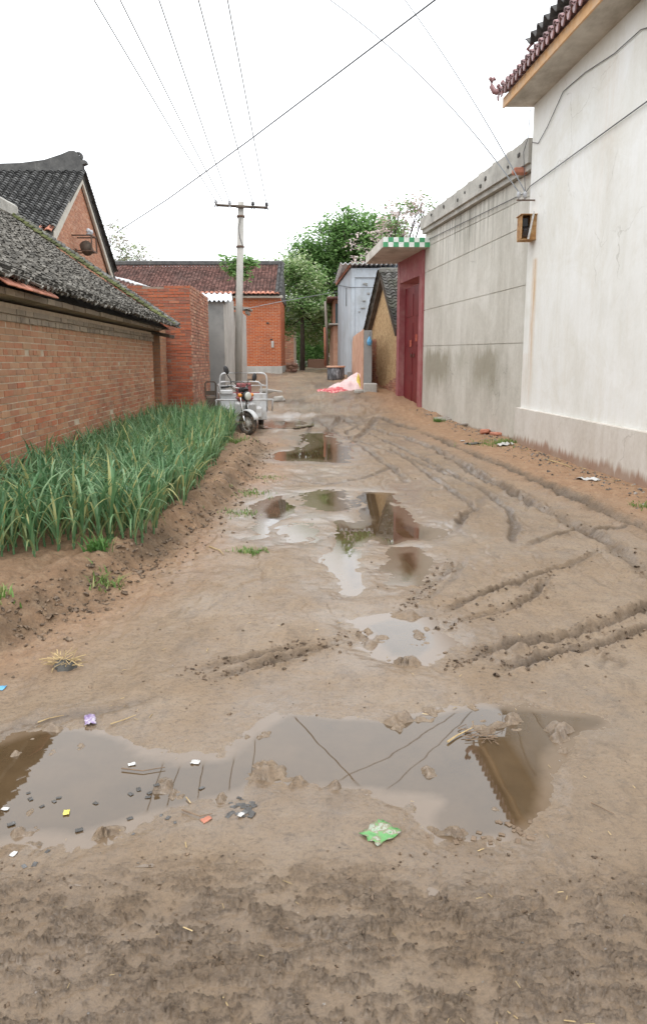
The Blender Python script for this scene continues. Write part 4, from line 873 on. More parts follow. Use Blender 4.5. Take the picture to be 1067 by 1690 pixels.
for t, f_ in ((.06, .55), (.13, .35), (.30, .5), (.34, .3), (.48, .5), (.55, .35), (.7, .5), (.85, .5)):
    p = A_.lerp(B_, t) + n_ * .165; zc = lv[5][0] * (1 - t) + lv[5][1] * t + .1 + (ct[0] - lv[5][0] - .1) * f_
    mb.bbox((p.x, p.y, zc), (.03, rng.uniform(.05, .14), rng.uniform(.04, .08)), .01, rx=rng.uniform(-.3, .6))
mb.build('coping_hole', M['soot'], T)  # dark blocks on the coping face, colour standing in for hollow shade
mb = MB(); p = A_ + n_ * .1 + u_ * .35; mb.bbox((p.x - .05, p.y, lv[5][0] + .04), (.26, .2, .10), .02); mb.build('broken_brick', M['tile_red'], T)

# red gate
T = thing('red_gate', 'dark red yard gate in a pinkish frame under a canopy edged with chequered tiles', 'gate', (2.5, 21.6, .2))
GA = Vector((2.735, 20.37, 0)); GB = Vector((2.33, 23.1, 0)); gu = (GB - GA).normalized(); gn = Vector((-gu.y, gu.x, 0))
if gn.x > 0: gn = -gn
def gbox(mb, s0, s1, o0, o1, z0, z1):
    q = [GA + gu * s + gn * o for s, o in ((s0, o0), (s0, o1), (s1, o1), (s1, o0))]
    mb.hexa([Vector((p.x, p.y, z)) for z in (z0, z1) for p in q])
GL = (GB - GA).length; zg = 3.86
mb = MB(); gbox(mb, 0, .30, -.5, .06, -.3, 4.5); gbox(mb, GL - .30, GL, -.5, .06, -.3, 4.5); gbox(mb, .302, GL - .302, -.5, .05, zg, 4.5)
mb.build('frame', M['gate_frame'], T)
for s0, s1 in ((.31, GL / 2 - .005), (GL / 2 + .005, GL - .31)):
    mb = MB(); gbox(mb, s0, s1, -.17, -.12, .12, zg - .16)
    for k in range(4): gbox(mb, s0 + .12, s1 - .12, -.12, -.105, .32 + k * .84, .96 + k * .84)
    d_ = mb.build('door', M['gate_red'], T)
    mb = MB(); sm = GL / 2 + (-.14 if s0 < 1 else .14); p = GA + gu * sm + gn * -.08; mb.torus((p.x, p.y, 1.7), .05, .01, 14, 6); h_ = mb.build('handle', M['iron'], d_)
M['paper_red'] = plain('faded_red_paper', (.42, .09, .05), .8)
for s_, z_ in ((GL / 2 - .32, 2.2), (GL / 2 + .3, 2.05)):
    mb = MB(); gbox(mb, s_ - .1, s_ + .1, -.104, -.098, z_ - .1, z_ + .1); mb.build('paper_diamond', M['paper_red'], T)
mb = MB(); gbox(mb, .2, GL - .2, -.5, .25, -.2, .13); mb.build('threshold', M['coping'], T)
cz = 4.50; cth = .25
cA = Vector((2.80, 19.95, 0)); cB = Vector((1.56, 19.9, 0)); cC = Vector((1.30, 23.3, 0)); cD = Vector((2.5, 23.3, 0))
mb = MB(); mb.hexa([Vector((p.x, p.y, cz)) for p in (cA, cB, cC, cD)][::-1] + [Vector((p.x, p.y, cz + cth - .01)) for p in (cA, cB, cC, cD)][::-1]); mb.build('canopy', M['soffit'], T)
mw, mg = MB(), MB()
def checks(a, b, nrm):
    L = (b - a).length; n = int(L / .125); u = (b - a) / n
    for i in range(n):
        for j in range(2):
            t = mw if (i + j) % 2 else mg; c = a + u * (i + .5) + nrm * .006; c.z = cz + .0625 + j * .125 - .002
            t.box(c, (u.length - .004, .014, .121), rz=math.atan2(u.y, u.x))
checks(cB, cA, Vector((0, -1, 0)))
mw.build('white_tiles', M['tile_check_w'], T); mg.build('green_tiles', M['tile_check_g'], T)

# straw mud house
T = thing('mud_house', 'old straw mud house with steep grey tiled gable beyond the red gate', 'house', (2.2, 25, .5))
m0, m1 = Vector((2.36, 23.35, 0)), Vector((1.72, 26.7, 0)); ym = 24.95; zme = 2.62; zmr = P(623, 452, ym).z - .12; xm = m0.x + (m1.x - m0.x) * (ym - m0.y) / (m1.y - m0.y)
mb = MB(); mb.prism([(m0.x, m0.y, 0), (m1.x, m1.y, 0), (m1.x, m1.y, zme), (xm, ym, zmr), (m0.x, m0.y, zme)], (4.5, 0, 0)); mb.build('gable_wall', M['straw_mud'], T)
mb = MB(); brick_panel(mb, m0, m1, .1, 1.02, seed=71, out=.02, nrm=-1 if Vector((m1.y - m0.y, -(m1.x - m0.x), 0)).x > 0 else 1, skip=lambda s, z: z > .80 + .16 * math.sin(s * 2.1 + 1) and s < 2.5)
L_ = (m1 - m0).length; q0 = m0.lerp(m1, .72)
brick_panel(mb, q0, m1, .1, 2.3, bl=.2, seed=72, out=.02, nrm=-1, skip=lambda s, z: s < .25 and z > 1)
mb.build('brick_base', M['brick_side'], T)
mb = MB(); E0, E1 = Vector((m0.x - .18, 23.08, zme - .14)), Vector((6.6, 23.08, zme - .14)); R0_, R1_ = Vector((xm - .22, ym, zmr + .14)), Vector((6.6, ym, zmr + .14))
tile_roof(mb, E0, E1, R0_, R1_, w=.26, e=.14, arc=.08, thick=.03, jit=.008, cover=True, seed=73, bump_up=.02, lift=.05)
F0, F1 = Vector((m1.x - .24, 27.0, zme - .16)), Vector((6.6, 27.0, zme - .16))
tile_roof(mb, F1, F0, R1_, R0_, w=.2, e=.12, arc=.05, thick=.02, jit=.004, cover=True, seg=3, seed=74, bump_up=.02)
mb.build('roof', M['tile_grey'], T)
mb = MB(); dz_ = Vector((.04, 0, -.06)); deck(mb, E0 + dz_, E1 + dz_, R0_ + dz_, R1_ + dz_, F0 + dz_, F1 + dz_, .12); mb.build('roof_deck', M['wood_dark'], T)
mb = MB(); mb.bbox((R0_ + R1_) / 2 + Vector((0, 0, .08)), ((R1_ - R0_).length, .26, .2), .05); mb.build('ridge_cap', M['tile_grey'], T)
mb = MB(); brick_panel(mb, (m0.x - .02, 23.33), (m0.x + 3, 23.33), zme - .45, zme - .1, seed=75, out=.06, face=.08); mb.build('eave_course', M['tile_red'], T)

# yard wall end with grey pillar, pink plaster behind it
pz_ = P(604, 545, 24.3).z
T = thing('pink_yard_wall', 'low pinkish plastered wall ending in a dark grey cement pillar', 'wall', (1.4, 24.5, .4))
mb = MB(); mb.bbox((1.46, 24.4, (pz_ + .2) / 2), (.27, .22, pz_ - .2), .01); mb.build('pillar', M['cement'], T)
mb = MB(); mb.prism([(1.285, 24.3, .2), (1.285, 24.3, pz_ + .04), (1.26, 24.6, pz_ - .0), (1.2, 26.6, pz_ - .02), (1.13, 28.3, pz_ - .08), (1.11, 28.7, pz_ - .3), (1.1, 28.8, .2)], (.035, 0, 0)); mb.build('plaster_face', M['pink_plaster'], T)
mb = MB(); vprism(mb, [(1.33, 24.52), (1.55, 24.52), (1.4, 28.8), (1.15, 28.8)], .2, pz_ - .08); mb.build('core', M['brick_side'], T)
p = P(610, 640, 24.0); c = Vector((1.54, 24.0, .58)); zb0 = P(610, 653, 23.85).z; zb1 = P(610, 634, 23.85).z
T = MB(); T.bbox((1.53, 24.02, (zb0 + zb1) / 2), (.44, .34, zb1 - zb0 + .06), .03); o = T.build('concrete_block', M['cement_light'], loc=(1.53, 24.02, zb0)); tag(o, 'square grey concrete block at the foot of the cement pillar', 'block')
T = MB(); T.bbox((1.16, 23.95, float(base(23.95)) + .07), (.30, .24, .16), .05, rz=.3); o = T.build('stone', M['coping'], loc=(1.16, 23.95, .4)); tag(o, 'pale flat stone just left of the square concrete block', 'stone')
# blue bag hung on the mud house
T = thing('hanging_bag', 'small blue plastic bag hanging under the mud house verge', 'bag', P(608, 563, 24.1))
c = P(609, 563, 24.1); mb = MB(); mb.lathe(c, [(.01, .16), (.035, .12), (.07, .04), (.085, -.04), (.07, -.11), (.03, -.14), (0, -.14)], 9)
for k, v in enumerate(mb.v): mb.v[k] = tuple(a + rng.uniform(-.012, .012) for a in v)
mb.build('pouch', M['plastic_blue'], T, smooth=True)
mb = MB(); mb.tube([c + Vector((0, 0, .14)), c + Vector((.02, .0, .3))], .006, 5); mb.build('string', M['wire'], T)

# tall pale house
T = thing('pale_blue_house', 'tall pale blue-grey limewashed house with a white corrugated roof edge', 'house', (1.2, 30, .8))
k0, k1, k2 = (1.06, 29.0), (4.2, 29.0), (.66, 34.2)
zf = P(578, 442, 29).z; zk = P(557, 470, 34.2).z
mb = MB(); vprism(mb, [k0, k1, (4.2, 34.2), k2], .3, [zf, zf, zk, zk]); mb.build('wall', M['lime_blue'], T)
mb = MB(); mb.bbox((2.65, 28.97, zf - .22), (3.1, .06, .28), .01); mb.bbox((1.14, 28.97, (zf + .8) / 2), (.14, .05, zf - .9), .01); mb.build('trim', M['lime_blue'], T)
mb = MB(); tt_ = .25; q = Vector(k0 + (0,)).lerp(Vector(k2 + (0,)), .3); mb.box((q.x - .0, q.y, (P(572, 475, q.y).z + P(572, 505, q.y).z) / 2), (.03, .16, P(572, 475, q.y).z - P(572, 505, q.y).z), rz=R(4)); mb.build('slot_window', M['soot'], T)
for x, y, w_, h_ in ((601, 468, .12, .08), (604, 469, .08, .1), (600, 496, .1, .05), (598, 508, .16, .05), (592, 514, .06, .04), (607, 484, .1, .08), (583, 480, .07, .05)):
    mb = MB(); mb.bbox(P(x, y, 28.985), (w_, .05, h_), .008); mb.build('bare_patch', M['cement'], T)
mb = MB(); a, b_ = P(561, 434, 28.7), P(665, 433, 28.7); corrugated(mb, a, b_, Vector((b_.x, 34.4, zk + .12)), Vector((.5, 34.4, zk + .12)), 13, .035, .025, 6); mb.build('roof', M['asbestos_white'], T)
mb = MB(); mb.prism([(1.02, 28.85, zf + .02), (.60, 34.3, zk - .0), (.60, 34.3, zk + .1), (1.02, 28.85, a.z - .05)], (-.04, 0, 0)); mb.build('verge_board', M['tile_red'], T)
# window house behind
T = thing('pink_brick_house', 'slim pinkish brick house wall with a dark window behind the pale blue house', 'house', (.6, 36, 1))
zw = P(551, 495, 35.5).z
mb = MB(); vprism(mb, [(.47, 35.2), (1.8, 35.2), (1.7, 40), (.32, 40)], .6, P(551, 538, 35.5).z); mb.build('wall', M['pink_plaster'], T)
mb = MB(); vprism(mb, [(.50, 35.25), (1.8, 35.25), (1.7, 40), (.36, 40)], P(551, 538, 35.5).z + .08, zw); mb.build('upper_wall', M['brick_side'], T)
mb = MB(); mb.bbox((.75, 35.16, P(551, 518, 35.2).z), (.42, .05, .95), .01); w_ = mb.build('window', M['green_door'], T)
mb = MB(); 
for dx in (-.23, .23, 0): mb.box((.75 + dx, 35.12, P(551, 518, 35.2).z), (.05, .05, 1.0))
mb.build('frame', M['tile_red'], w_)
mb = MB(); mb.bbox((1.0, 37.4, P(551, 537, 35.5).z + .04), (1.5, 5, .08), .01); mb.build('sill', M['coping'], T)
mb = MB(); mb.bbox((1.0, 37.4, zw + .05), (1.7, 5.4, .10), .02); mb.build('roof', M['tile_brown'], T)
# far buildings
T = thing('far_brick_building', 'dim far brick building with grey roof right of the orange brick house', 'building', (-2, 44, 1.1))
zq = P(475, 535, 43).z
mb = MB(); vprism(mb, [(-4.5, 43), (-1.72, 43), (-1.72, 47), (-4.5, 47)], .8, zq); mb.mi = 1; brick_panel(mb, (-3.2, 43), (-1.72, 43), 1.1, zq - .02, seed=81)
mb.build('wall', [M['mortar_grey'], M['brick_side']], T)
mb = MB(); tile_roof(mb, (-4.6, 42.6, zq), (-1.6, 42.6, zq), (-4.6, 45, zq + 1.5), (-1.6, 45, zq + 1.5), w=.24, e=.2, arc=.05, seed=82, cover=True, seg=3); mb.prism([(-4.6, 42.7, zq - .03), (-4.6, 47.2, zq - .03), (-4.6, 45, zq + 1.42)], (3, 0, 0)); mb.build('roof', M['tile_grey'], T)
mb = MB(); mb.bbox((-1.95, 42.9, zq + .35), (.35, .06, .32), .02); mb.build('vent_panel', M['plastic_white'], T)
T = thing('far_white_house', 'small pale house seen through the trees at the far end of the lane', 'house', (0, 58, 1.1))
zq = P(520, 552, 58).z
mb = MB(); vprism(mb, [(-2.0, 58), (1.5, 58), (1.5, 63), (-2.0, 63)], .8, zq); mb.build('wall', M['cement_light'], T)
mb = MB(); tile_roof(mb, (-2.3, 57.6, zq), (1.8, 57.6, zq), (-2.3, 60.5, zq + 1.4), (1.8, 60.5, zq + 1.4), w=.3, e=.25, arc=.05, seed=84, cover=True, seg=3); mb.build('roof', M['tile_brown'], T)
mb = MB(); mb.bbox((-.6, 57.97, 2.0), (1.0, .06, .8), .02); mb.build('window', M['glass_dark'], T)
T = thing('far_low_wall', 'low dark yard wall crossing the far end of the lane', 'wall', (0, 46, 1.1))
mb = MB(); mb.bbox((-.35, 46.5, 1.2), (1.3, .25, .9), .04); mb.build('wall', M['brick_dark'], T)
mb = MB(); mb.bbox((1.1, 47.5, 1.2), (1.4, .25, .7), .04); mb.build('side_wall', M['pink_plaster'], T)
T = thing('wooden_post', 'grey leaning wooden cable post left of the pink brick house', 'post', (.15, 36, 1.05))
a, b_ = P(539, 603, 36), P(536, 497, 36); mb = MB(); mb.tube([a, a.lerp(b_, .5) + Vector((.02, 0, 0)), b_], .085, 8, r2=.06); mb.build('shaft', M['wood_grey'], T, smooth=True)
mb = MB(); mb.tube([P(536, 604, 35.7), P(535, 540, 35.7)], .055, 7); mb.build('prop', M['tile_red'], T, smooth=True)

# ============================================================ utility pole
Yp = 24.0; pb = P(391, 640, Yp); pt = P(397, 333, Yp); pb.z = .2
T = thing('utility_pole', 'grey concrete utility pole with a dark crossarm behind the cargo tricycle', 'utility pole', pb)
mb = MB(); mb.tube([pb, pt], .128, 14, r2=.095); mb.build('shaft', M['pole_cement'], T, smooth=True)
za = P(397, 341, Yp - .12); aL, aR = P(354, 338, Yp - .12), P(441, 342.5, Yp - .12)
mb = MB(); mb.tube([aL, aR], .042, 4); mb.box(za + Vector((0, -.0, 0)), (.3, .12, .05)); mb.build('crossarm', M['wood_dark'], T)
for t in (.02, .28, .72, .98):
    c = aL.lerp(aR, t); mb = MB(); mb.lathe(c + Vector((0, 0, .0)), [(.02, 0), (.02, .05), (.06, .06), (.045, .1), (.055, .13), (.02, .16)], 9); mb.tube([c + Vector((-.05, 0, -.05)), c + Vector((0, -.04, -.02)), c + Vector((.05, 0, -.05))], .02, 5)
    mb.build('insulator', M['black_plastic'] if t > .5 else M['porcelain'], T, smooth=True)
for y_ in (357, 407):
    c = P(396, y_, Yp); mb = MB(); mb.lathe((pb.x + (pt.x - pb.x) * (c.z - pb.z) / (pt.z - pb.z), Yp, c.z), [(.12, -.03), (.128, -.03), (.128, .03), (.12, .03)], 14); mb.build('clamp', M['iron'], T, smooth=True)
mb = MB(); mb.tube([P(396, 360, Yp - .13), P(393, 375, Yp - .15), P(395, 392, Yp - .14), P(400, 405, Yp - .13)], .012, 5); mb.build('jumper_cable', M['wire'], T)

# overhead wires, each one strung between its ends
def wire(pts, r, label, mat='wire_grey', sag=0.0, group=None, r2=None):
    pts = [Vector(p) for p in pts]
    if len(pts) == 2 and sag:
        a, b = pts; pts = [a.lerp(b, k / 14) - Vector((0, 0, sag * 4 * (k / 14) * (1 - k / 14))) for k in range(15)]
    mb = MB(); mb.tube(pts, r, 5, r2=r2); o = mb.build('cable', M[mat], loc=pts[0]); return tag(o, label, 'cable', group)
wz = 6.9
for (x0, x1, t, lb) in ((155, 354, .02, 'leftmost thin overhead wire running to the pole crossarm'), (198, 366, .14, 'second thin overhead wire from the left at the crossarm'), (262, 378, .28, 'middle thin overhead wire at the crossarm'), (327, 417, .72, 'fourth thin overhead wire just right of the pole top'), (375, 441, .98, 'rightmost thin overhead wire at the crossarm end')):
    e = aL.lerp(aR, t) + Vector((0, 0, .12)); f_ = P(x0, 0, 11.2); g2 = f_ + (f_ - e) * .10
    wire([e, e.lerp(f_, .5) - Vector((0, 0, .05)), f_, g2], .012, lb, r2=.008)
a, b_ = P(200, 377, 30), P(716, 0, 11); wire([a + (a - b_) * .05, a.lerp(b_, .33) - Vector((0, 0, .12)), a.lerp(b_, .66) - Vector((0, 0, .1)), b_, b_ + (b_ - a) * .06], .017, 'dark cable crossing the whole sky diagonally', 'wire', r2=.010)
e1 = Vector((bx - .28, by, zi + .13)); e2 = Vector((bx - .17, by, zi + .13))
for e, (xm_, ym_), (xt, yt), lb in ((e1, (740, 130), (545, 0), 'left of two thin wires falling to the insulator bracket'), (e2, (792, 165), (668, 0), 'right of two thin wires falling to the insulator bracket')):
    m_ = P(xm_, ym_, 14.5); t_ = P(xt, yt, 17); ctl = (m_ * 2 - (e + t_) * .5).lerp((e + t_) * .5, .6)
    wire([e * (1 - q) ** 2 + ctl * 2 * q * (1 - q) + t_ * q * q for q in [k / 14 for k in range(19)]], .011, lb)
wire([e2, P(863, 250, 13.45) + Vector((0, 0, 0)), P(871, 225, 13.45), P(874, 180, 13.5)], .006, 'thin drop lead beside the corner of the white house', 'wire')
c1 = [Vector((wwx(y) - .02, y, z)) for y, z in ((13.3, 5.25), (13.0, 5.15), (12.6, 5.3), (12.0, 5.62), (11.2, 5.6), (10.3, 5.5), (9.6, 5.5), (8.9, 5.3), (7.5, 5.3))]
wire(c1, .006, 'black cord looping under the eave of the white house', 'wire')
p0 = P(868, 305, 13.2); zl = p0.z
cs = [Vector((wwx(y) - .03, y, zl + (y - 13.2) * -.016)) for y in (5, 8.6, 13.3)]
wire([cs[0], cs[1], cs[2]] + [A_.lerp(B_, t) + n_ * .03 + Vector((0, 0, zl + .18 * t)) for t in (.05, .5, .98)], .008, 'straight dark cable fixed along the white and grey walls', 'wire')
wire([aL, P(210, 372, 40)], .007, 'faint wire leaving the crossarm for the far left', sag=.5)
wire([aR, P(478, 402, 40)], .007, 'faint wire leaving the crossarm end for the far trees', sag=.3)
wire([P(391, 512, 23.9), P(465, 497, 28), P(556, 481, 34)], .012, 'pale low cable across the lane to the pale blue house')
wire([P(556, 470, 33.5), P(577, 474, 28.9), P(625, 474, 28.9)], .012, 'thin cable stapled across the pale blue house wall', 'wire')

# ============================================================ cargo tricycle (built facing +y, then turned)
tz = float(base(15.9)); TR = thing('cargo_tricycle', 'white electric cargo tricycle with an open rack bed parked facing the viewer', 'tricycle', (-1.78, 16.35, tz))
TR.rotation_euler = (0, 0, math.pi + R(10))
def tp(mb, name, mat, smooth=False, parent=TR): return mb.build(name, M[mat] if isinstance(mat, str) else mat, parent, smooth, world=False)
mb = MB()
for s in (-1, 1):   # bed side walls with tube rails
    mb.bbox((s * .50, -.75, .62), (.035, 1.45, .34), .01)
mb.bbox((0, -.02, .53), (1.03, .035, .60), .012); mb.bbox((0, -.75, .43), (1.0, 1.45, .03), .01)
for k in range(5): mb.box((-.4 + k * .2, .002, .55), (.02, .02, .42))
tp(mb, 'bed', 'white_metal')
mb = MB(); mb.bbox((0, -1.49, .62), (1.0, .03, .34), .01); tp(mb, 'tailgate', 'maroon_seat')
mb = MB()     # front hoop
def hoop(y, zt, w, mb, r=.018):
    pts = [(-w, y, .42), (-w, y, zt - .12)] + [(-w + .12 * (1 - math.cos(a)), y, zt - .12 + .12 * math.sin(a)) for a in (R(30), R(60), R(90))]
    mb.tube(pts + [(-p[0], p[1], p[2]) for p in pts[::-1]], r, 7)
hoop(0.0, 1.28, .52, mb); mb.tube([(-.52, 0, 1.0), (.52, 0, 1.0)], .014, 6); tp(mb, 'front_rack', 'white_metal', True)
mb = MB(); hoop(-1.45, 1.05, .52, mb); mb.tube([(.52, -1.45, .98), (.52, -.0, .98)], .014, 6); mb.tube([(-.52, -1.45, .98), (-.52, -.0, .98)], .014, 6); tp(mb, 'rear_rack', 'white_metal', True)
mb = MB(); mb.bbox((.70, -.95, .56), (.24, .5, .34), .03); mb.tube([(.59, -.95, .7), (.59, -.95, 1.02), (.62, -.95, 1.06), (.80, -.95, 1.06), (.83, -.95, 1.02), (.83, -.95, .7)], .02, 6); mb.box((.71, -.97, .80), (.2, .02, .1)); tp(mb, 'side_box', 'wood_dark')
mb = MB(); mb.bbox((.0, -.03, .80), (1.06, .06, .05), .01); mb.bbox((.38, .02, .86), (.28, .1, .1), .02); tp(mb, 'cross_rail', 'white_metal')
mb = MB(); mb.bbox((0, .22, .74), (.36, .5, .12), .05); mb.bbox((0, .0, .92), (.34, .07, .28), .03); tp(mb, 'seat', 'maroon_seat')
mb = MB(); mb.bbox((0, .2, .5), (.42, .5, .34), .05); mb.bbox((.30, .16, .42), (.16, .46, .24), .03); mb.bbox((-.30, .16, .42), (.16, .46, .24), .03); tp(mb, 'battery_housing', 'white_metal')
mb = MB(); mb.bbox((0, .62, .30), (.46, .5, .05), .015); mb.prism([(-.2, .84, .3), (-.2, .98, .62), (-.17, 1.0, .62), (-.17, .86, .3)], (.40, 0, 0)); tp(mb, 'footboard', 'white_metal')
mb = MB(); mb.tube([(0, .0, .36), (0, .8, .30), (0, 1.0, .56), (0, 1.04, .86)], .03, 8); mb.box((0, -.75, .36), (.5, 1.4, .05)); tp(mb, 'chassis', 'black_plastic', True)
def wheel(c, name, R0, yaw=0.0):
    Mz = Matrix.Rotation(yaw, 3, 'Z')
    mb = MB(); mb.torus(c, R0 - .05, .05, 30, 8, Mz); w_ = tp(mb, name, 'rubber', True)
    mb = MB(); mb.torus(c, R0 - .09, .014, 24, 6, Mz); mb.lathe(c, [(0, -.05), (.06, -.05), (.08, -.03), (.08, .03), (.06, .05), (0, .05)], 14, 'x', Mz)
    for k in range(5):
        a = k * 2 * math.pi / 5; v = Mz @ Vector((0, math.cos(a), math.sin(a))); mb.tube([Vector(c) + v * .05, Vector(c) + v * (R0 - .09)], .016, 5)
    tp(mb, 'rim', 'coping', True, w_)
FY = 1.16; SY = R(40)
wheel((0, FY, .245), 'front_wheel', .245, SY)
for s in (-1, 1): wheel((s * .46, -.95, .25), 'rear_wheel', .25)
Ms = Matrix.Rotation(SY, 3, 'Z'); fo = lambda x, y, z: Vector((0, FY, 0)) + Ms @ Vector((x, y, z))
mb = MB()
for s in (-1, 1): mb.tube([fo(s * .085, 0, .245), fo(s * .085, -.07, .55), fo(s * .085, -.13, .86)], .020, 8); mb.tube([fo(s * .085, 0.0, .24), fo(s * .085, -.04, .42)], .027, 8)
mb.bbox(fo(0, -.13, .86), (.22, .08, .05), .01, rz=SY); tp(mb, 'fork', 'chrome', True)
mb = MB(); n = 12; vs = []; fs = []
for i in range(n + 1):
    a = R(20) + i / n * R(130)
    for x_, rr_ in ((-.07, .275), (-.035, .30), (.035, .30), (.07, .275)): vs.append(fo(x_, math.cos(a) * rr_, .245 + math.sin(a) * rr_))
for i in range(n):
    for j in range(3): fs.append((i * 4 + j, i * 4 + j + 1, i * 4 + j + 5, i * 4 + j + 4))
mb.add(vs, fs); fd = tp(mb, 'fender', 'white_metal', True); md = fd.modifiers.new('thick', 'SOLIDIFY'); md.thickness = .006
mb = MB(); mb.lathe(fo(0, -.05, .82), [(0, -.10), (.06, -.08), (.10, -.01), (.105, .05), (.09, .06)], 16, M=Ms @ Matrix.Rotation(R(-90), 3, 'X')); mb.bbox(fo(0, -.12, .95), (.2, .16, .1), .03, rz=SY); tp(mb, 'headlight_shell', 'black_plastic', True)
mb = MB(); mb.lathe(fo(0, .005, .82), [(.09, 0), (.085, .03), (.05, .05), (0, .055)], 16, M=Ms @ Matrix.Rotation(R(-90), 3, 'X')); tp(mb, 'headlight', 'lens', True)
for s in (-1, 1):
    mb = MB(); mb.lathe(fo(s * .17, -.05, .84 - .0 * s), [(0, -.04), (.035, -.03), (.045, 0), (.035, .03), (0, .045)], 10, M=Ms @ Matrix.Rotation(R(-90), 3, 'X')); mb.tube([fo(s * .08, -.07, .84), fo(s * .16, -.06, .84)], .01, 5); tp(mb, 'turn_signal', 'amber', True)
mb = MB(); hb = [fo(-.36, -.38, 1.0), fo(-.22, -.24, 1.02), fo(-.1, -.16, .98), fo(.1, -.16, .98), fo(.22, -.24, 1.02), fo(.36, -.38, 1.0)]; mb.tube(hb, .013, 7); h_ = tp(mb, 'handlebar', 'chrome', True)
for s in (-1, 1):
    mb = MB(); mb.tube([fo(s * .26, -.28, 1.015), fo(s * .38, -.395, 1.0)], .02, 7); mb.tube([fo(s * .2, -.2, 1.03), fo(s * .34, -.28, 1.02)], .008, 5); tp(mb, 'grip', 'black_plastic', True, h_)
for s, tip in ((1, (.40, -.2, 1.36)), (-1, (-.44, -.24, 1.20))):
    mb = MB(); mb.tube([fo(s * .22, -.24, 1.03), fo(s * .26, -.22, 1.16), fo(*tip) - Vector((0, 0, .06))], .009, 6)
    c = fo(*tip); Mm = Ms @ Matrix.Rotation(R(-80), 3, 'X') @ Matrix.Rotation(s * R(25), 3, 'Z'); mb.lathe(c, [(0, -.02), (.05, -.015), (.062, .01), (.055, .022), (0, .024)], 12, M=Mm @ Matrix.Diagonal((1, 1.5, 1)))
    tp(mb, 'mirror', 'black_plastic', True)
mb = MB()
for s in (-1, 1): mb.tube([fo(s * .0, -.2, .97), fo(s * .12, -.3, 1.12), fo(s * .28, -.3, 1.05), fo(s * .1, -.15, .9)], .007, 5)
tp(mb, 'brake_cable', 'wire', True)
mb = MB(); mb.tube([(-.62, .28, .70), (.62, .28, .70)], .02, 7); mb.tube([(-.62, .28, .70), (-.62, .12, .45)], .018, 7); mb.tube([(.62, .28, .70), (.62, .12, .45)], .018, 7); tp(mb, 'leg_guard', 'white_metal', True)

# ============================================================ barrel, cloth heap, rubble
bc = Vector((.47, 28.2, float(base(28.2))))
T = thing('water_vat', 'dark mottled round vat with a pale rim standing in the lane', 'vat', bc)
hb_ = P(552, 604, 28.2).z - bc.z
M['vat'] = surf('mottled_vat', [(.3, (.05, .05, .055)), (.5, (.10, .10, .11)), (.66, (.32, .33, .35)), (.8, (.12, .12, .12))], 9, .7, .4, 30, .01, stretch=(1, 1, .5))
mb = MB(); mb.lathe(bc, [(.31, 0), (.33, .05), (.335, hb_ * .5), (.32, hb_ - .05)], 22); mb.build('body', M['vat'], T, smooth=True)
mb = MB(); mb.lathe(bc + Vector((0, 0, hb_)), [(.30, -.05), (.355, -.05), (.36, -.01), (.34, .01), (0, .012)], 22); mb.build('rim', M['tile_red'] if False else M['pink_plaster'], T)
mb = MB(); mb.bbox((1.02, 28.4, float(base(28.4)) + .13), (.2, .2, .34), .02); o = mb.build('crate', M['cement'], loc=(1.02, 28.4, float(base(28.4)))); tag(o, 'small grey crate between the vat and the pink wall', 'crate')
def heap(name, label, cat, mat, c, w, d, h, rot, seed, fold=.05, peak=(.5, .5), parent=None, n=26):
    mb = MB(); vs = []
    X, Y = np.meshgrid(np.linspace(-1, 1, n), np.linspace(-1, 1, n)); ang = np.arctan2(Y, X); rr = np.hypot(X, Y) / (1 + .22 * fbm(np.cos(ang) * 1.5, np.sin(ang) * 1.5, 1.5, 3, seed) * 2)
    px_, py_ = peak; dd = np.hypot(X - px_, Y - py_); hh = np.clip(1 - dd / (1.25 + .4 * (X * -px_ + Y * -py_)), 0, 1) ** 1.15
    Z = h * hh * sstep(1.0, .75, rr) + fold * np.abs(fbm(X + .3 * Y, Y, 3.2, 4, seed + 5)) * sstep(1.02, .8, rr) + .012
    ca, sa = math.cos(rot), math.sin(rot)
    for j in range(n):
        for i in range(n): mb.v.append((c[0] + (X[j, i] * ca * w - Y[j, i] * sa * d), c[1] + (X[j, i] * sa * w + Y[j, i] * ca * d), c[2] + (Z[j, i] if rr[j, i] < 1 else -.03)))
    for j in range(n - 1):
        for i in range(n - 1):
            if min(rr[j, i], rr[j + 1, i + 1], rr[j, i + 1], rr[j + 1, i]) < 1: mb.f.append((j * n + i, j * n + i + 1, (j + 1) * n + i + 1, (j + 1) * n + i)); mb.m.append(0)
    o = mb.build(name, M[mat], smooth=True, loc=c); return tag(o, label, cat)
zc = float(base(25.2))
heap('sheet', 'pale pink sheet spread over the heap left of the cement pillar', 'sheet', 'cloth_pink', Vector((.76, 25.1, zc)), .72, .8, .56, 0, 3, .16, (.55, .1))
heap('yellow_cloth', 'yellow cloth crumpled against the cement pillar', 'cloth', 'cloth_yellow', Vector((1.16, 24.75, zc)), .13, .35, .56, 0, 9, .1, (.1, .2))
heap('red_cloth', 'red patterned cloth at the near left foot of the heap', 'cloth', 'cloth_red', Vector((.33, 24.5, zc - .05)), .55, .42, .10, .1, 14, .14, (.1, .2))
def chunk(mb, c, s, seed):
    r = random.Random(seed); c = Vector(c); o = len(mb.v)
    mb.bbox(c, s, min(s) * .28, rz=r.uniform(0, 3.1), rx=r.uniform(-.2, .2), ry=r.uniform(-.2, .2))
    for k in range(o, len(mb.v)): mb.v[k] = tuple(a + r.uniform(-1, 1) * min(s) * .10 for a in mb.v[k])
def single(name, mat, c, s, seed, label, cat, group=None):
    mb = MB(); chunk(mb, c, s, seed); return tag(mb.build(name, M[mat], loc=c), label, cat, group)
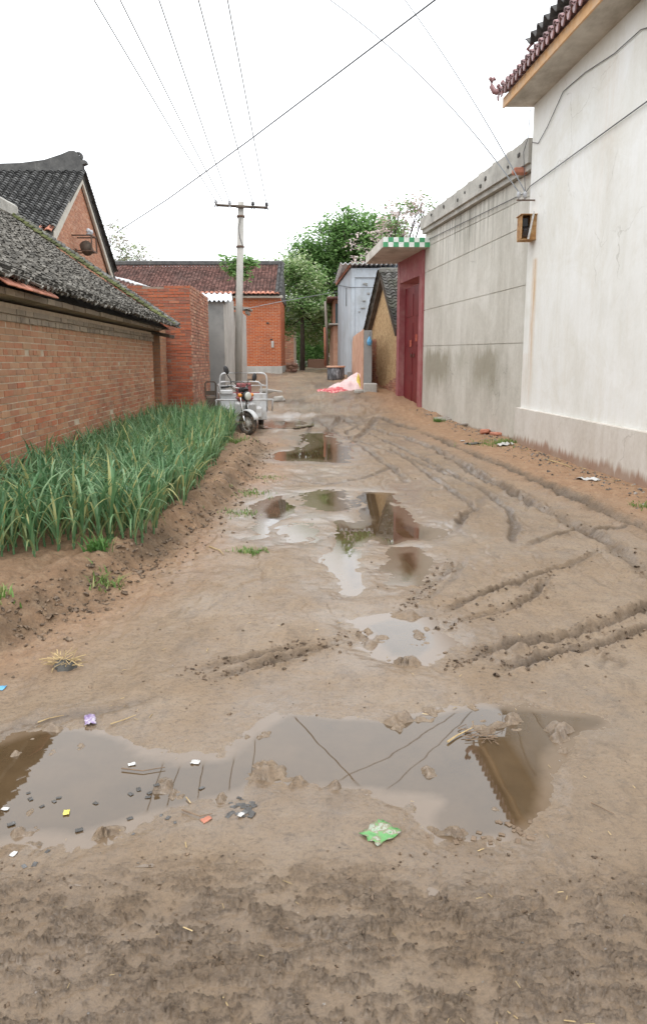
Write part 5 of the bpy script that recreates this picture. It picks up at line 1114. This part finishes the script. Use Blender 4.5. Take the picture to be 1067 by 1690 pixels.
for k, (x, y, s, mt, lb) in enumerate([
    (446, 617, (.9, .3, .14), 'cement_light', 'long grey concrete slab lying before the orange brick house'),
    (459, 619, (.5, .34, .18), 'cement_light', 'squared pale stone block at the corner of the orange brick house'),
    (437, 613, (.3, .3, .36), 'plastic_white', 'upright whitish lump beside the long grey slab')]):
    g = G(x, y); single('stone', mt, g + Vector((0, 0, s[2] * .4)), s, 400 + k, lb, 'stone')
for k, (x, y, s, mt, lb) in enumerate([
    (735, 697, (.55, .4, .05), 'wood_grey', 'thin pale board leaning flat at the foot of the grey wall'),
    (768, 706, (.5, .3, .05), 'wood_grey', 'cracked grey board lying right of the thin pale board'),
    (800, 720, (.34, .2, .09), 'tile_red', 'lower left red brick of the small pile by the grey wall'),
    (812, 715, (.26, .14, .09), 'tile_red', 'upper red brick of the small pile by the grey wall'),
    (817, 723, (.36, .14, .07), 'tile_red', 'long red brick at the right of the small pile')]):
    g = G(x, y); g.z = hz(g.x, g.y); n_ = 'board' if k < 2 else 'brick'
    single(n_, mt, g + Vector((0, 0, s[2] * .45)), s, 420 + k, lb, n_)

# ============================================================ litter
def scrap(name, mat, px, size, seed, label, cat, lift=.006, h=.02, group=None, asp=.7):
    g = G(*px); g.z = hz(g.x, g.y); w = None
    for pw, d, mt, lb in PUDW:
        if poly_sdf(np.array([[g.x]]), np.array([[g.y]]), pw)[0, 0] < 0: g.z = max(g.z, float(base(g.y)) - .003)
    n = 9; r = random.Random(seed); mb = MB(); ca = r.uniform(0, 3.1)
    X, Y = np.meshgrid(np.linspace(-1, 1, n), np.linspace(-1, 1, n)); Z = np.abs(fbm(X, Y, 1.7, 4, seed)) * min(h, size * .35) * 1.4
    for j in range(n):
        for i in range(n):
            x = X[j, i] * size * (1 + .10 * r.uniform(-1, 1) * (i in (0, n - 1))); y = Y[j, i] * size * asp * (1 + .12 * r.uniform(-1, 1) * (j in (0, n - 1)))
            mb.v.append((g.x + x * math.cos(ca) - y * math.sin(ca), g.y + x * math.sin(ca) + y * math.cos(ca), g.z + lift + Z[j, i]))
    for j in range(n - 1):
        for i in range(n - 1): mb.f.append((j * n + i, j * n + i + 1, (j + 1) * n + i + 1, (j + 1) * n + i)); mb.m.append(0)
    o = mb.build(name, M[mat], smooth=True, loc=g); md = o.modifiers.new('thick', 'SOLIDIFY'); md.thickness = .0015; return tag(o, label, cat, group)
scrap('wrapper', 'plastic_green', (626, 1380), .055, 3, 'crumpled bright green wrapper in the near mud', 'wrapper', .003, .012, asp=.8)
scrap('wrapper', 'plastic_purple', (148, 1190), .045, 5, 'torn purple and white wrapper above the left puddle', 'wrapper', .004, .03, asp=.5)
scrap('plastic_bag', 'plastic_white', (969, 800), .14, 6, 'flat white plastic bag on dry soil by the plinth', 'bag', .004, .06, asp=.5)
scrap('plastic_bag', 'plastic_white', (832, 741), .2, 7, 'dirty white plastic scrap on the grass at the plinth corner', 'bag', .004, .07, asp=.5)
scrap('plastic_bag', 'plastic_dark', (780, 738), .16, 8, 'dark and white crumpled plastic left of the grass patch', 'bag', .004, .08)
scrap('cup', 'plastic_white', (762, 733), .06, 9, 'small pale crumpled cup left of the dark plastic', 'cup', .004, .07)
scrap('scrap', 'plastic_yellow', (109, 1341), .014, 10, 'tiny yellow plastic scrap floating in the left puddle', 'scrap', .003, .02)
scrap('scrap', 'plastic_blue', (3, 1140), .022, 12, 'small blue plastic scrap at the left edge below the bank', 'scrap', .003, .02)
scrap('scrap', 'tile_red', (340, 1356), .018, 13, 'soft brick-red scrap in the mud below the left puddle', 'scrap', .002, .02)
scrap('scrap', 'plastic_white', (217, 1261), .014, 14, 'tiny white scrap at the upper rim of the left puddle', 'scrap', .002, .02)
scrap('scrap', 'plastic_white', (322, 1258), .018, 15, 'white shred right of the left puddle', 'scrap', .002, .03)
scrap('scrap', 'plastic_white', (397, 1350), .012, 16, 'white shred on the dark rotting heap', 'scrap', .006, .03)
for k, (x, y) in enumerate(((8, 1335), (18, 1360), (22, 1412), (130, 1370))): scrap('scrap', 'plastic_white' if k % 2 == 0 else 'plastic_dark', (x, y), .012, 600 + k, 'grimy plastic shred along the lower left puddle edge', 'scrap', .003, .03, 'grimy shreds by the left puddle')
rl = random.Random(77)
lt = [(44, 1308), (52, 1318), (92, 1322), (96, 1316), (160, 1325), (215, 1310), (232, 1302), (246, 1315), (258, 1305), (268, 1345), (280, 1350), (288, 1358), (222, 1376), (80, 1405), (40, 1432), (60, 1428), (210, 1350), (330, 1300), (72, 1330), (250, 1308)]
for k, (x, y) in enumerate(lt): scrap('leaf_scrap', 'plastic_dark', (x + rl.uniform(-4, 4), y), rl.uniform(.005, .011), 700 + k, 'sodden dark leaf scrap in or beside the left puddle', 'leaf', .001, .004, 'dark leaf scraps around the left puddle')
for k in range(26):
    a = rl.uniform(0, 6.3); rr = rl.uniform(0, 1) ** .5; scrap('leaf_scrap', 'plastic_dark', (395 + 26 * rr * math.cos(a), 1335 + 22 * rr * math.sin(a)), rl.uniform(.005, .013), 750 + k, 'blackened leaf in the small rotting heap right of the left puddle', 'leaf', .001, .008, 'blackened leaves of the small heap')
for k in range(22):
    scrap('leaf_scrap', 'clod', (rl.uniform(690, 880), 1375 + rl.uniform(-22, 18)), rl.uniform(.006, .013), 790 + k, 'brown leaf lying at the lower edge of the widest puddle', 'leaf', .001, .005, 'brown leaves by the widest puddle')
def twig(pxs, r, label, mat='straw', name='stalk', group=None, lift=.008):
    pts = []
    for x, y in pxs:
        g = G(x, y); g.z = max(hz(g.x, g.y), float(base(g.y)) - .004) + lift; pts.append(g)
    mb = MB(); mb.tube(pts, r, 5, r2=r * .5); return tag(mb.build(name, M[mat], loc=pts[0]), label, name, group)
twig([(738, 1226), (752, 1216), (778, 1203)], .005, 'yellow stalk lying across the widest puddle')
twig([(62, 1194), (80, 1188), (105, 1184)], .003, 'short dry stalk at the far left above the puddle')
twig([(182, 1198), (205, 1192), (224, 1186)], .003, 'short dry stalk right of the purple wrapper')
twig([(200, 1270), (235, 1274), (272, 1268)], .003, 'brown stalk half sunk in the left puddle', 'twig')
twig([(974, 1330), (995, 1340), (1012, 1348)], .003, 'thin twig in the mud at the near right', 'twig')
twig([(300, 1340), (330, 1352), (350, 1347)], .003, 'short curved twig below the left puddle', 'twig')
twig([(900, 765), (930, 772), (942, 778)], .012, 'pale stick at the foot of the cement plinth')
twig([(345, 905), (362, 912), (368, 921)], .006, 'pale bent stalk on the garden bank')
for k in range(16): 
    x, y = rl.uniform(755, 830), rl.uniform(1202, 1228); twig([(x, y), (x + rl.uniform(-22, 22), y + rl.uniform(-6, 6)), (x + rl.uniform(-30, 30), y + rl.uniform(-10, 10))], .0022, 'fine brown rootlet tangled around the yellow stalk', 'twig', group='rootlets by the yellow stalk', name='rootlet')
# burnt nest of straw on the left
g = G(107, 1104); g.z = hz(g.x, g.y)
T = thing('straw_clump', 'burnt clump of straw and dark soil at the foot of the bank', 'clump', g)
mb = MB(); mb.lathe(g + Vector((0, 0, -.01)), [(.06, 0), (.05, .025), (.03, .035), (0, .04)], 10)
for k, v in enumerate(mb.v): mb.v[k] = tuple(a + rl.uniform(-.012, .012) for a in v)
mb.build('core', M['soot'], T)
mb = MB()
for k in range(70):
    a = rl.uniform(0, 6.3); rr = rl.uniform(.01, .085); p = g + Vector((math.cos(a) * rr, math.sin(a) * rr * .8, rl.uniform(.004, .06) * (1 - rr * 5) + .008)); b2 = a + rl.uniform(-1, 1); mb.tube([p, p + Vector((math.cos(b2) * .05, math.sin(b2) * .05, rl.uniform(-.01, .025)))], .0022, 4)
mb.build('straws', M['straw'], T)
# pebbles, crumbs of mud, straw bits: uncountable
def sprinkle(name, mat, n, region, smin, smax, seed, label, kind='stone', lift=0.0, keep=None):
    r = random.Random(seed); P_ = []
    while len(P_) < n:
        g = region(r)
        if keep is None or keep(g): P_.append(g)
    zz_ = hzs(P_); mb = MB()
    for (x, y), z in zip(P_, zz_):
        s = r.uniform(smin, smax) * (r.random() ** 1.5 + .35)
        if kind == 'straw':
            a = r.uniform(0, 6.3); L = s * 6; p = Vector((x, y, z + .004 + lift)); d = Vector((math.cos(a), math.sin(a), r.uniform(-.02, .15))) * L
            w = Vector((-math.sin(a), math.cos(a), 0)) * s * .35; mb.add([p - w, p + w, p + d + w, p + d - w, p + d * .5 + Vector((0, 0, s * .5))], [(0, 1, 4), (1, 2, 4), (2, 3, 4), (3, 0, 4)])
        else:
            c = Vector((x, y, z + lift + s * .1)); k0 = len(mb.v); mb.bbox(c, (s * 1.5 * r.uniform(.6, 1.3), s * 1.5 * r.uniform(.5, 1.1), s * r.uniform(.5, .9)), s * .4, rz=r.uniform(0, 3.1), rx=r.uniform(-.5, .5), ry=r.uniform(-.5, .5))
            for q in range(k0, len(mb.v)): mb.v[q] = tuple(a + r.uniform(-.16, .16) * s for a in mb.v[q])
            continue
            vs = [c + Vector((dx * s * r.uniform(.6, 1.2), dy * s * r.uniform(.6, 1.2), dz * s * .6 * r.uniform(.6, 1.2))) for dx, dy, dz in ((1, 0, 0), (0, 1, 0), (-1, 0, 0), (0, -1, 0), (0, 0, 1), (0, 0, -1))]
            mb.add(vs, [(0, 1, 4), (1, 2, 4), (2, 3, 4), (3, 0, 4), (1, 0, 5), (2, 1, 5), (3, 2, 5), (0, 3, 5)])
    o = mb.build(name, M[mat], smooth=(kind != 'straw')); o['kind'] = 'stuff'; tag(o, label, cat=name.replace('_', ' ')); return o
def near(r): y = 1.3 + 3.2 * r.random() ** 1.3; return (r.uniform(-1, 1) * (.72 + .47 * y), y)
def mid(r): y = 3 + 10 * r.random() ** 1.2; return (r.uniform(-1, 1) * (.5 + .42 * y), y)
def churnr(r): y = 1.3 + .8 * r.random(); return (r.uniform(-1, 1) * (.72 + .47 * y), y)
def wallfoot(r): y = 7 + 13 * r.random(); x = (pwx(y) if y < 13.4 else 3.72 - .142 * (y - 13.4)); return (x - abs(r.gauss(0, .28)) - .03, y)
def bankr(r):
    k = r.randrange(2, len(BANK) - 3); a, b = BANK[k], BANK[k + 1]; t = r.random(); return (a[0] + (b[0] - a[0]) * t + r.gauss(0, .16), a[1] + (b[1] - a[1]) * t + r.gauss(0, .1))
dry_ = lambda g: all(poly_sdf(np.array([[g[0]]]), np.array([[g[1]]]), pw)[0, 0] > -.05 for pw, *_ in PUDW[:4])
sprinkle('pebbles', 'pebble', 500, near, .002, .0045, 1, 'scattered grit and pebbles pressed into the near mud', keep=dry_)
sprinkle('mud_crumbs', 'clod', 1100, churnr, .003, .008, 2, 'dark wet crumbs of churned mud along the bottom of the lane')
sprinkle('bank_clods', 'clod', 1500, bankr, .008, .028, 3, 'loose soil clods along the garden bank')
sprinkle('wall_foot_debris', 'pebble', 900, wallfoot, .008, .03, 4, 'grit and plaster crumbs along the foot of the right hand walls')
sprinkle('wall_foot_straw', 'straw', 260, wallfoot, .006, .014, 5, 'dry straw bits along the foot of the right hand walls', 'straw')
sprinkle('straw_bits', 'straw', 300, near, .002, .005, 6, 'fine straw bits scattered over the near mud', 'straw', keep=dry_)
sprinkle('lane_crumbs', 'clod', 500, mid, .004, .012, 7, 'small mud crumbs scattered over the middle of the lane', keep=dry_)
def rutr(r):
    pts = gp(RUT[r.choice([0, 0, 1, 2, 2, 3, 4, 5, 6, 10, 11])][0]); k = r.randrange(len(pts) - 1); t = r.random(); a, b = pts[k], pts[k + 1]; return (a[0] + (b[0] - a[0]) * t + r.gauss(0, .05), a[1] + (b[1] - a[1]) * t + r.gauss(0, .05))
sprinkle('rut_clods', 'clod', 1500, rutr, .004, .018, 8, 'dark clods thrown up along the wheel ruts')

# ============================================================ garlic bed
def garlic_mesh(mb, c, h, r, nl=7, seg=6):
    a0 = r.uniform(0, 6.3); fan = r.uniform(0, 3.14)
    for k in range(nl):
        side = 1 if k % 2 else -1; az = fan + (0 if side > 0 else math.pi) + r.gauss(0, .45); L = h * r.uniform(.72, 1.12) * (1.0 - .28 * (k < 2)); w = r.uniform(.0080, .0135) * (h / .5)
        lean = r.uniform(.12, .6) + (.35 if k < 2 else 0); bend = r.uniform(.4, 2.0); z0 = h * (.10 + .05 * k) * .6; kink = r.random() < .3; kp = r.uniform(.5, .75)
        d = Vector((math.cos(az), math.sin(az), 0)); s_ = Vector((-math.sin(az), math.cos(az), 0)); p = Vector(c) + Vector((0, 0, z0)); th = lean * .4
        vs = []
        for i in range(seg + 1):
            t = i / seg; ww = w * (1 - .12 * t) * (1 - max(0, (t - .45) / .55) ** 1.6) + .0006
            up_ = Vector((0, 0, 1)); nrm = (d * -math.cos(th) + up_ * math.sin(th))
            vs += [p - s_ * ww + nrm * ww * .6, p, p + s_ * ww + nrm * ww * .6]
            th += lean * .12 + bend * (t ** 1.6) * .33 + (1.1 if kink and abs(t - kp) < .5 / seg else 0); th = min(th, 2.6)
            p = p + (d * math.sin(th) + up_ * math.cos(th)) * (L / seg)
        fs = []
        for i in range(seg): fs += [(i * 3, i * 3 + 1, i * 3 + 4, i * 3 + 3), (i * 3 + 1, i * 3 + 2, i * 3 + 5, i * 3 + 4)]
        mb.add(vs, fs)
    b = Vector(c); vs = []
    for z, rr in ((-.02, .010), (h * .28, .006)):
        for q in range(5): vs.append(b + Vector((rr * math.cos(q * 1.2566), rr * math.sin(q * 1.2566), z)))
    mb.add(vs, [(q, (q + 1) % 5, 5 + (q + 1) % 5, 5 + q) for q in range(5)])
rg = random.Random(99); spots = []
y = 5.05
def redge(Y): return -1.36 - (Y - 5.4) * .030 - (.5 * max(0, (Y - 12.5) / 3.4) ** 2)
row = 0
while y < 15.6:
    x = cwx(y) + .16
    xr = redge(y)
    if y < 6.2: x = max(x, -2.95)
    while x < xr:
        if rg.random() < .96 and not (y < 5.5 and x > -2.0 + (5.5 - y) * -1.0 + .35 * rg.random()): spots.append((x + rg.gauss(0, .025), y + rg.gauss(0, .022)))
        x += .115
    y += .13; row += 1
zs_ = hzs(spots)
order = sorted(range(len(spots)), key=lambda k: spots[k][1] + .25 * abs(spots[k][0] + 1.8))
protos = []
for k in range(10):
    mb = MB(); garlic_mesh(mb, (0, 0, 0), .50, rg, 8, 7); me_ = bpy.data.meshes.new('garlic_plant'); me_.from_pydata([tuple(v) for v in mb.v], [], mb.f); me_.materials.append(M['leaf_garlic']); me_.polygons.foreach_set('use_smooth', [True] * len(mb.f)); protos.append(me_)
for n_i, k in enumerate(order[:290]):
    o = bpy.data.objects.new('garlic_plant', protos[n_i % 10]); COL.objects.link(o); o.location = (spots[k][0], spots[k][1], float(zs_[k])); o.rotation_euler = (rg.uniform(-.1, .1), rg.uniform(-.1, .1), rg.uniform(0, 6.3)); s_ = rg.uniform(.82, 1.18); o.scale = (s_, s_, s_ * rg.uniform(.9, 1.1))
    tag(o, 'green garlic plant with arching strap leaves in the near part of the bed', 'garlic plant', 'garlic plants in the near part of the bed')
mb = MB()
for k in order[290:]:
    yk = spots[k][1]; garlic_mesh(mb, (spots[k][0], yk, float(zs_[k])), .50 * rg.uniform(.82, 1.16), rg, 7, 5 if yk < 10 else 4)
o = mb.build('garlic_crop', M['leaf_garlic'], smooth=True); o['kind'] = 'stuff'; tag(o, 'dense garlic crop filling the far part of the bed beside the cottage', 'garlic crop')

# grass tufts and weeds
def tuft(px, n, h, spread, seed, label, mat='grass', name='grass_tuft', asp=1.0, yard=None):
    r = random.Random(seed); g = G(*px); g.z = hz(g.x, g.y); mb = MB()
    pts = [(g.x + r.gauss(0, spread), g.y + r.gauss(0, spread * asp)) for _ in range(n)]; zz_ = hzs(pts)
    for (x, y), z in zip(pts, zz_):
        a = r.uniform(0, 6.3); d = Vector((math.cos(a), math.sin(a), 0)); s_ = Vector((-d.y, d.x, 0)); L = h * r.uniform(.5, 1.2); w = .0035 + .004 * h / .1; p = Vector((x, y, z - .003)); th = r.uniform(.1, .7)
        vs = []
        for i in range(4):
            ww = w * (1 - i / 3.2); vs += [p - s_ * ww, p + s_ * ww]; p = p + (d * math.sin(th) + Vector((0, 0, math.cos(th)))) * L / 3; th += r.uniform(.2, .7)
        mb.add(vs, [(0, 1, 3, 2), (2, 3, 5, 4), (4, 5, 7, 6)])
    return tag(mb.build(name, M[mat], loc=g), label, name.replace('_', ' '))
tuft((412, 913), 200, .05, .07, 1, 'low green weed patch left of the lane below the bank', asp=.7)
tuft((395, 848), 120, .05, .10, 2, 'small weed tuft on the bank above the low weed patch')
tuft((415, 815), 110, .06, .12, 3, 'weed tuft high on the bank near the tricycle')
tuft((440, 790), 70, .05, .10, 31, 'sparse weeds at the foot of the bank near the white puddle')
tuft((160, 940), 90, .16, .05, 4, 'leafy weed on the bank edge in front of the garlic', 'rape', 'weed')
tuft((175, 972), 70, .10, .05, 5, 'trailing weed drooping over the bank face', 'grass', 'weed')
tuft((840, 735), 420, .09, .24, 6, 'bright grass patch at the corner of the cement plinth', asp=.7)
tuft((815, 740), 200, .07, .2, 61, 'thin grass fringe left of the bright patch at the plinth corner')
tuft((745, 690), 150, .2, .12, 7, 'upright grass tuft at the foot of the grey wall')
tuft((722, 700), 120, .14, .06, 71, 'small grass tuft below the thin pale board')
tuft((1062, 845), 70, .08, .08, 8, 'grass tuft by the plinth at the right edge')
tuft((5, 1030), 40, .08, .04, 81, 'tiny green weed at the left edge of the bank')
tuft((385, 740), 140, .12, .14, 9, 'yellowing weeds at the foot of the garlic near the tricycle')
tuft((470, 606), 500, .7, .28, 10, 'bushy green shrub at the corner of the orange brick house', 'rape', 'shrub')
tuft((532, 603), 500, .8, .3, 11, 'dark weedy shrub round the foot of the wooden post', 'rape', 'shrub')
mb = MB()
for k in range(9): chunk(mb, (-1.55 + .12 * (k % 3), 33 + .1 * (k % 2), 1.12 + .13 * (k // 3)), (.24, .3, .13), 900 + k)
o = mb.build('brick_stack', M['brick_dark'], loc=(-1.5, 33, 1.05)); tag(o, 'dark brick stack at the right corner of the orange brick house', 'brick stack')

# ============================================================ trees
def tree(name, label, cat, basep, trunk_h, r0, blobs, nclump, nleaf, lsize, mats, seed, spread=.35, limb=True, bark='bark', crownnames=('crown',), lean=(0, 0)):
    r = random.Random(seed); T = thing(name, label, cat, basep); bp = Vector(basep); top = bp + Vector((lean[0], lean[1], trunk_h))
    mb = MB(); mb.tube([bp - Vector((0, 0, .2)), bp.lerp(top, .5) + Vector((r.uniform(-.1, .1), 0, 0)), top], r0, 9, r2=r0 * .6)
    for c, s in blobs:
        c = Vector(c); q = top + (c - top) * .5 + Vector((r.uniform(-.2, .2), r.uniform(-.2, .2), r.uniform(-.3, 0)))
        mb.tube([top - Vector((0, 0, trunk_h * .12 * r.random())), q, c], r0 * .45, 6, r2=r0 * .10)
        for k in range(5):
            e = c + Vector((r.gauss(0, 1) * s[0] * .7, r.gauss(0, 1) * s[1] * .7, r.uniform(-.3, .9) * s[2])); mb.tube([q.lerp(c, r.uniform(.2, .9)), e], r0 * .12, 4, r2=r0 * .04)
    mb.build('trunk', M[bark], T, smooth=True)
    vol = [s[0] * s[1] * s[2] for c, s in blobs]; tot = sum(v ** .67 for v in vol)
    for mi, (mat, share) in enumerate(mats):
        mb = MB()
        for (c, s), v in zip(blobs, vol):
            for _ in range(max(1, int(nclump * share * v ** .67 / tot))):
                while True:
                    q = Vector((r.uniform(-1, 1), r.uniform(-1, 1), r.uniform(-1, 1)))
                    if .35 < q.length < 1: break
                cc = Vector(c) + Vector((q.x * s[0], q.y * s[1], q.z * s[2])); sp = spread * r.uniform(.5, 1.2)
                for _ in range(nleaf):
                    p = cc + Vector((r.gauss(0, sp), r.gauss(0, sp), r.gauss(0, sp * .55))); L = lsize * r.uniform(.6, 1.3)
                    a = r.uniform(0, 6.3); d = Vector((math.cos(a), math.sin(a), r.uniform(-.8, .3))).normalized(); s_ = d.cross(Vector((r.uniform(-.5, .5), r.uniform(-.5, .5), 1))).normalized() * L * .32
                    mb.add([p, p + d * L * .5 + s_, p + d * L, p + d * L * .5 - s_], [(0, 1, 2, 3)])
        mb.build('crown' if mi == 0 else 'blossoms', M[mat], T)
    return T
def B(x, y, Y, rx, ry, rz): return (tuple(P(x, y, Y)), (rx, ry, rz))
gz_ = lambda Y: float(base(Y))
tree('locust_tree', 'pale green locust tree with a dark straight trunk in the lane end', 'tree', (P(498, 600, 38).x, 38, gz_(38) - .05), 3.2, .15,
     [B(462, 455, 39, 1.1, 1.2, .8), B(488, 440, 39, .8, 1, .7), B(480, 500, 38.5, 1.1, 1.2, .9), B(515, 505, 38.5, 1.1, 1.2, .9), B(500, 465, 39, 1.2, 1.2, .8), B(475, 540, 39.5, .7, 1, .6), B(520, 545, 39, .7, 1, .7)], 420, 28, .18, [('leaf_pale', .8), ('leaf_tree', .35)], 5, .32)
tree('broadleaf_tree', 'large dense green tree rising behind the pale blue house', 'tree', (P(560, 600, 45).x, 45, gz_(45)), 4.5, .28,
     [B(590, 395, 45, 1.8, 2, 1.1), B(545, 410, 45, 1.9, 2, 1.3), B(520, 450, 45, 1.9, 2, 1.4), B(570, 450, 46, 2.4, 2, 1.5), B(612, 378, 45, 1.4, 1.6, .9), B(625, 420, 46, 1.8, 2, 1.4), B(545, 500, 46, 2.0, 2, 1.5), B(500, 420, 45, .9, 1.2, .7), B(550, 372, 45, .9, 1.2, .55), B(580, 352, 45, .5, .8, .35), B(530, 560, 50, 2.2, 2, 1.8), B(495, 560, 52, 2.2, 2, 1.6), B(640, 400, 46, 1.2, 1.5, 1.0), B(600, 430, 46, 1.8, 1.5, 1.2)], 1250, 34, .24, [('leaf_tree', 1.0)], 6, .42)
tree('paulownia_tree', 'paulownia tree with pink blossom spikes above the chequered gate canopy', 'tree', (3.2, 36, gz_(36)), 4.0, .16,
     [B(615, 405, 34, 1.0, 1.0, .7), B(645, 385, 34, .9, 1, .6), B(600, 425, 34, .5, .8, .4), B(660, 340, 34, .75, .8, .35), B(690, 335, 34, .7, .8, .4), B(670, 365, 34, .8, .8, .5), B(640, 365, 34, .7, .8, .45), B(700, 345, 34, .5, .8, .35)], 150, 13, .17, [('leaf_tree', .45), ('leaf_blossom', .62)], 8, .17)
tree('bare_blossom_tree', 'thin half bare blossoming tree behind the gabled house', 'tree', (-12.5, 42, gz_(42)), 3.6, .14,
     [B(185, 385, 42, .9, 1, .7), B(205, 405, 42, 1.1, 1, .7), B(180, 425, 42, 1.0, 1, .6), B(225, 420, 42, .8, 1, .45), B(245, 432, 42, .6, .8, .25), B(205, 435, 42, 1.6, 1, .45)], 150, 9, .17, [('leaf_dim', .8), ('leaf_pale', .4)], 9, .25)
tree('sapling', 'small green sapling whose crown shows either side of the concrete pole', 'tree', (-3.25, 28.5, gz_(28)), 3.0, .05,
     [B(385, 432, 28.5, .35, .4, .38), B(404, 430, 28.5, .32, .4, .34), B(393, 448, 28.5, .4, .4, .3)], 34, 18, .22, [('leaf_tree', 1.0)], 10, .10)
for k, (x, y, Y, w_, h_, lb) in enumerate(((500, 585, 62, 3.0, 2.2, 'dark far tree left of the small pale house'), (560, 560, 60, 3, 3, 'dark far tree right of the small pale house'), (470, 560, 56, 2, 2.5, 'dim far tree behind the far brick building'), (525, 540, 72, 5, 4, 'farthest tree closing the end of the lane'))):
    c = P(x, y, Y); tree('far_tree', lb, 'tree', (c.x, Y, gz_(Y)), max(1, c.z - gz_(Y)) * .6, .16, [((c.x - w_ * .4, Y, c.z), (w_ * .6, 1.5, h_ * .6)), ((c.x + w_ * .4, Y + .5, c.z + .3), (w_ * .6, 1.5, h_ * .6)), ((c.x, Y, c.z + h_ * .5), (w_ * .5, 1.5, h_ * .45))], 150, 26, .3, [('leaf_tree', 1.0)], 20 + k, .5)
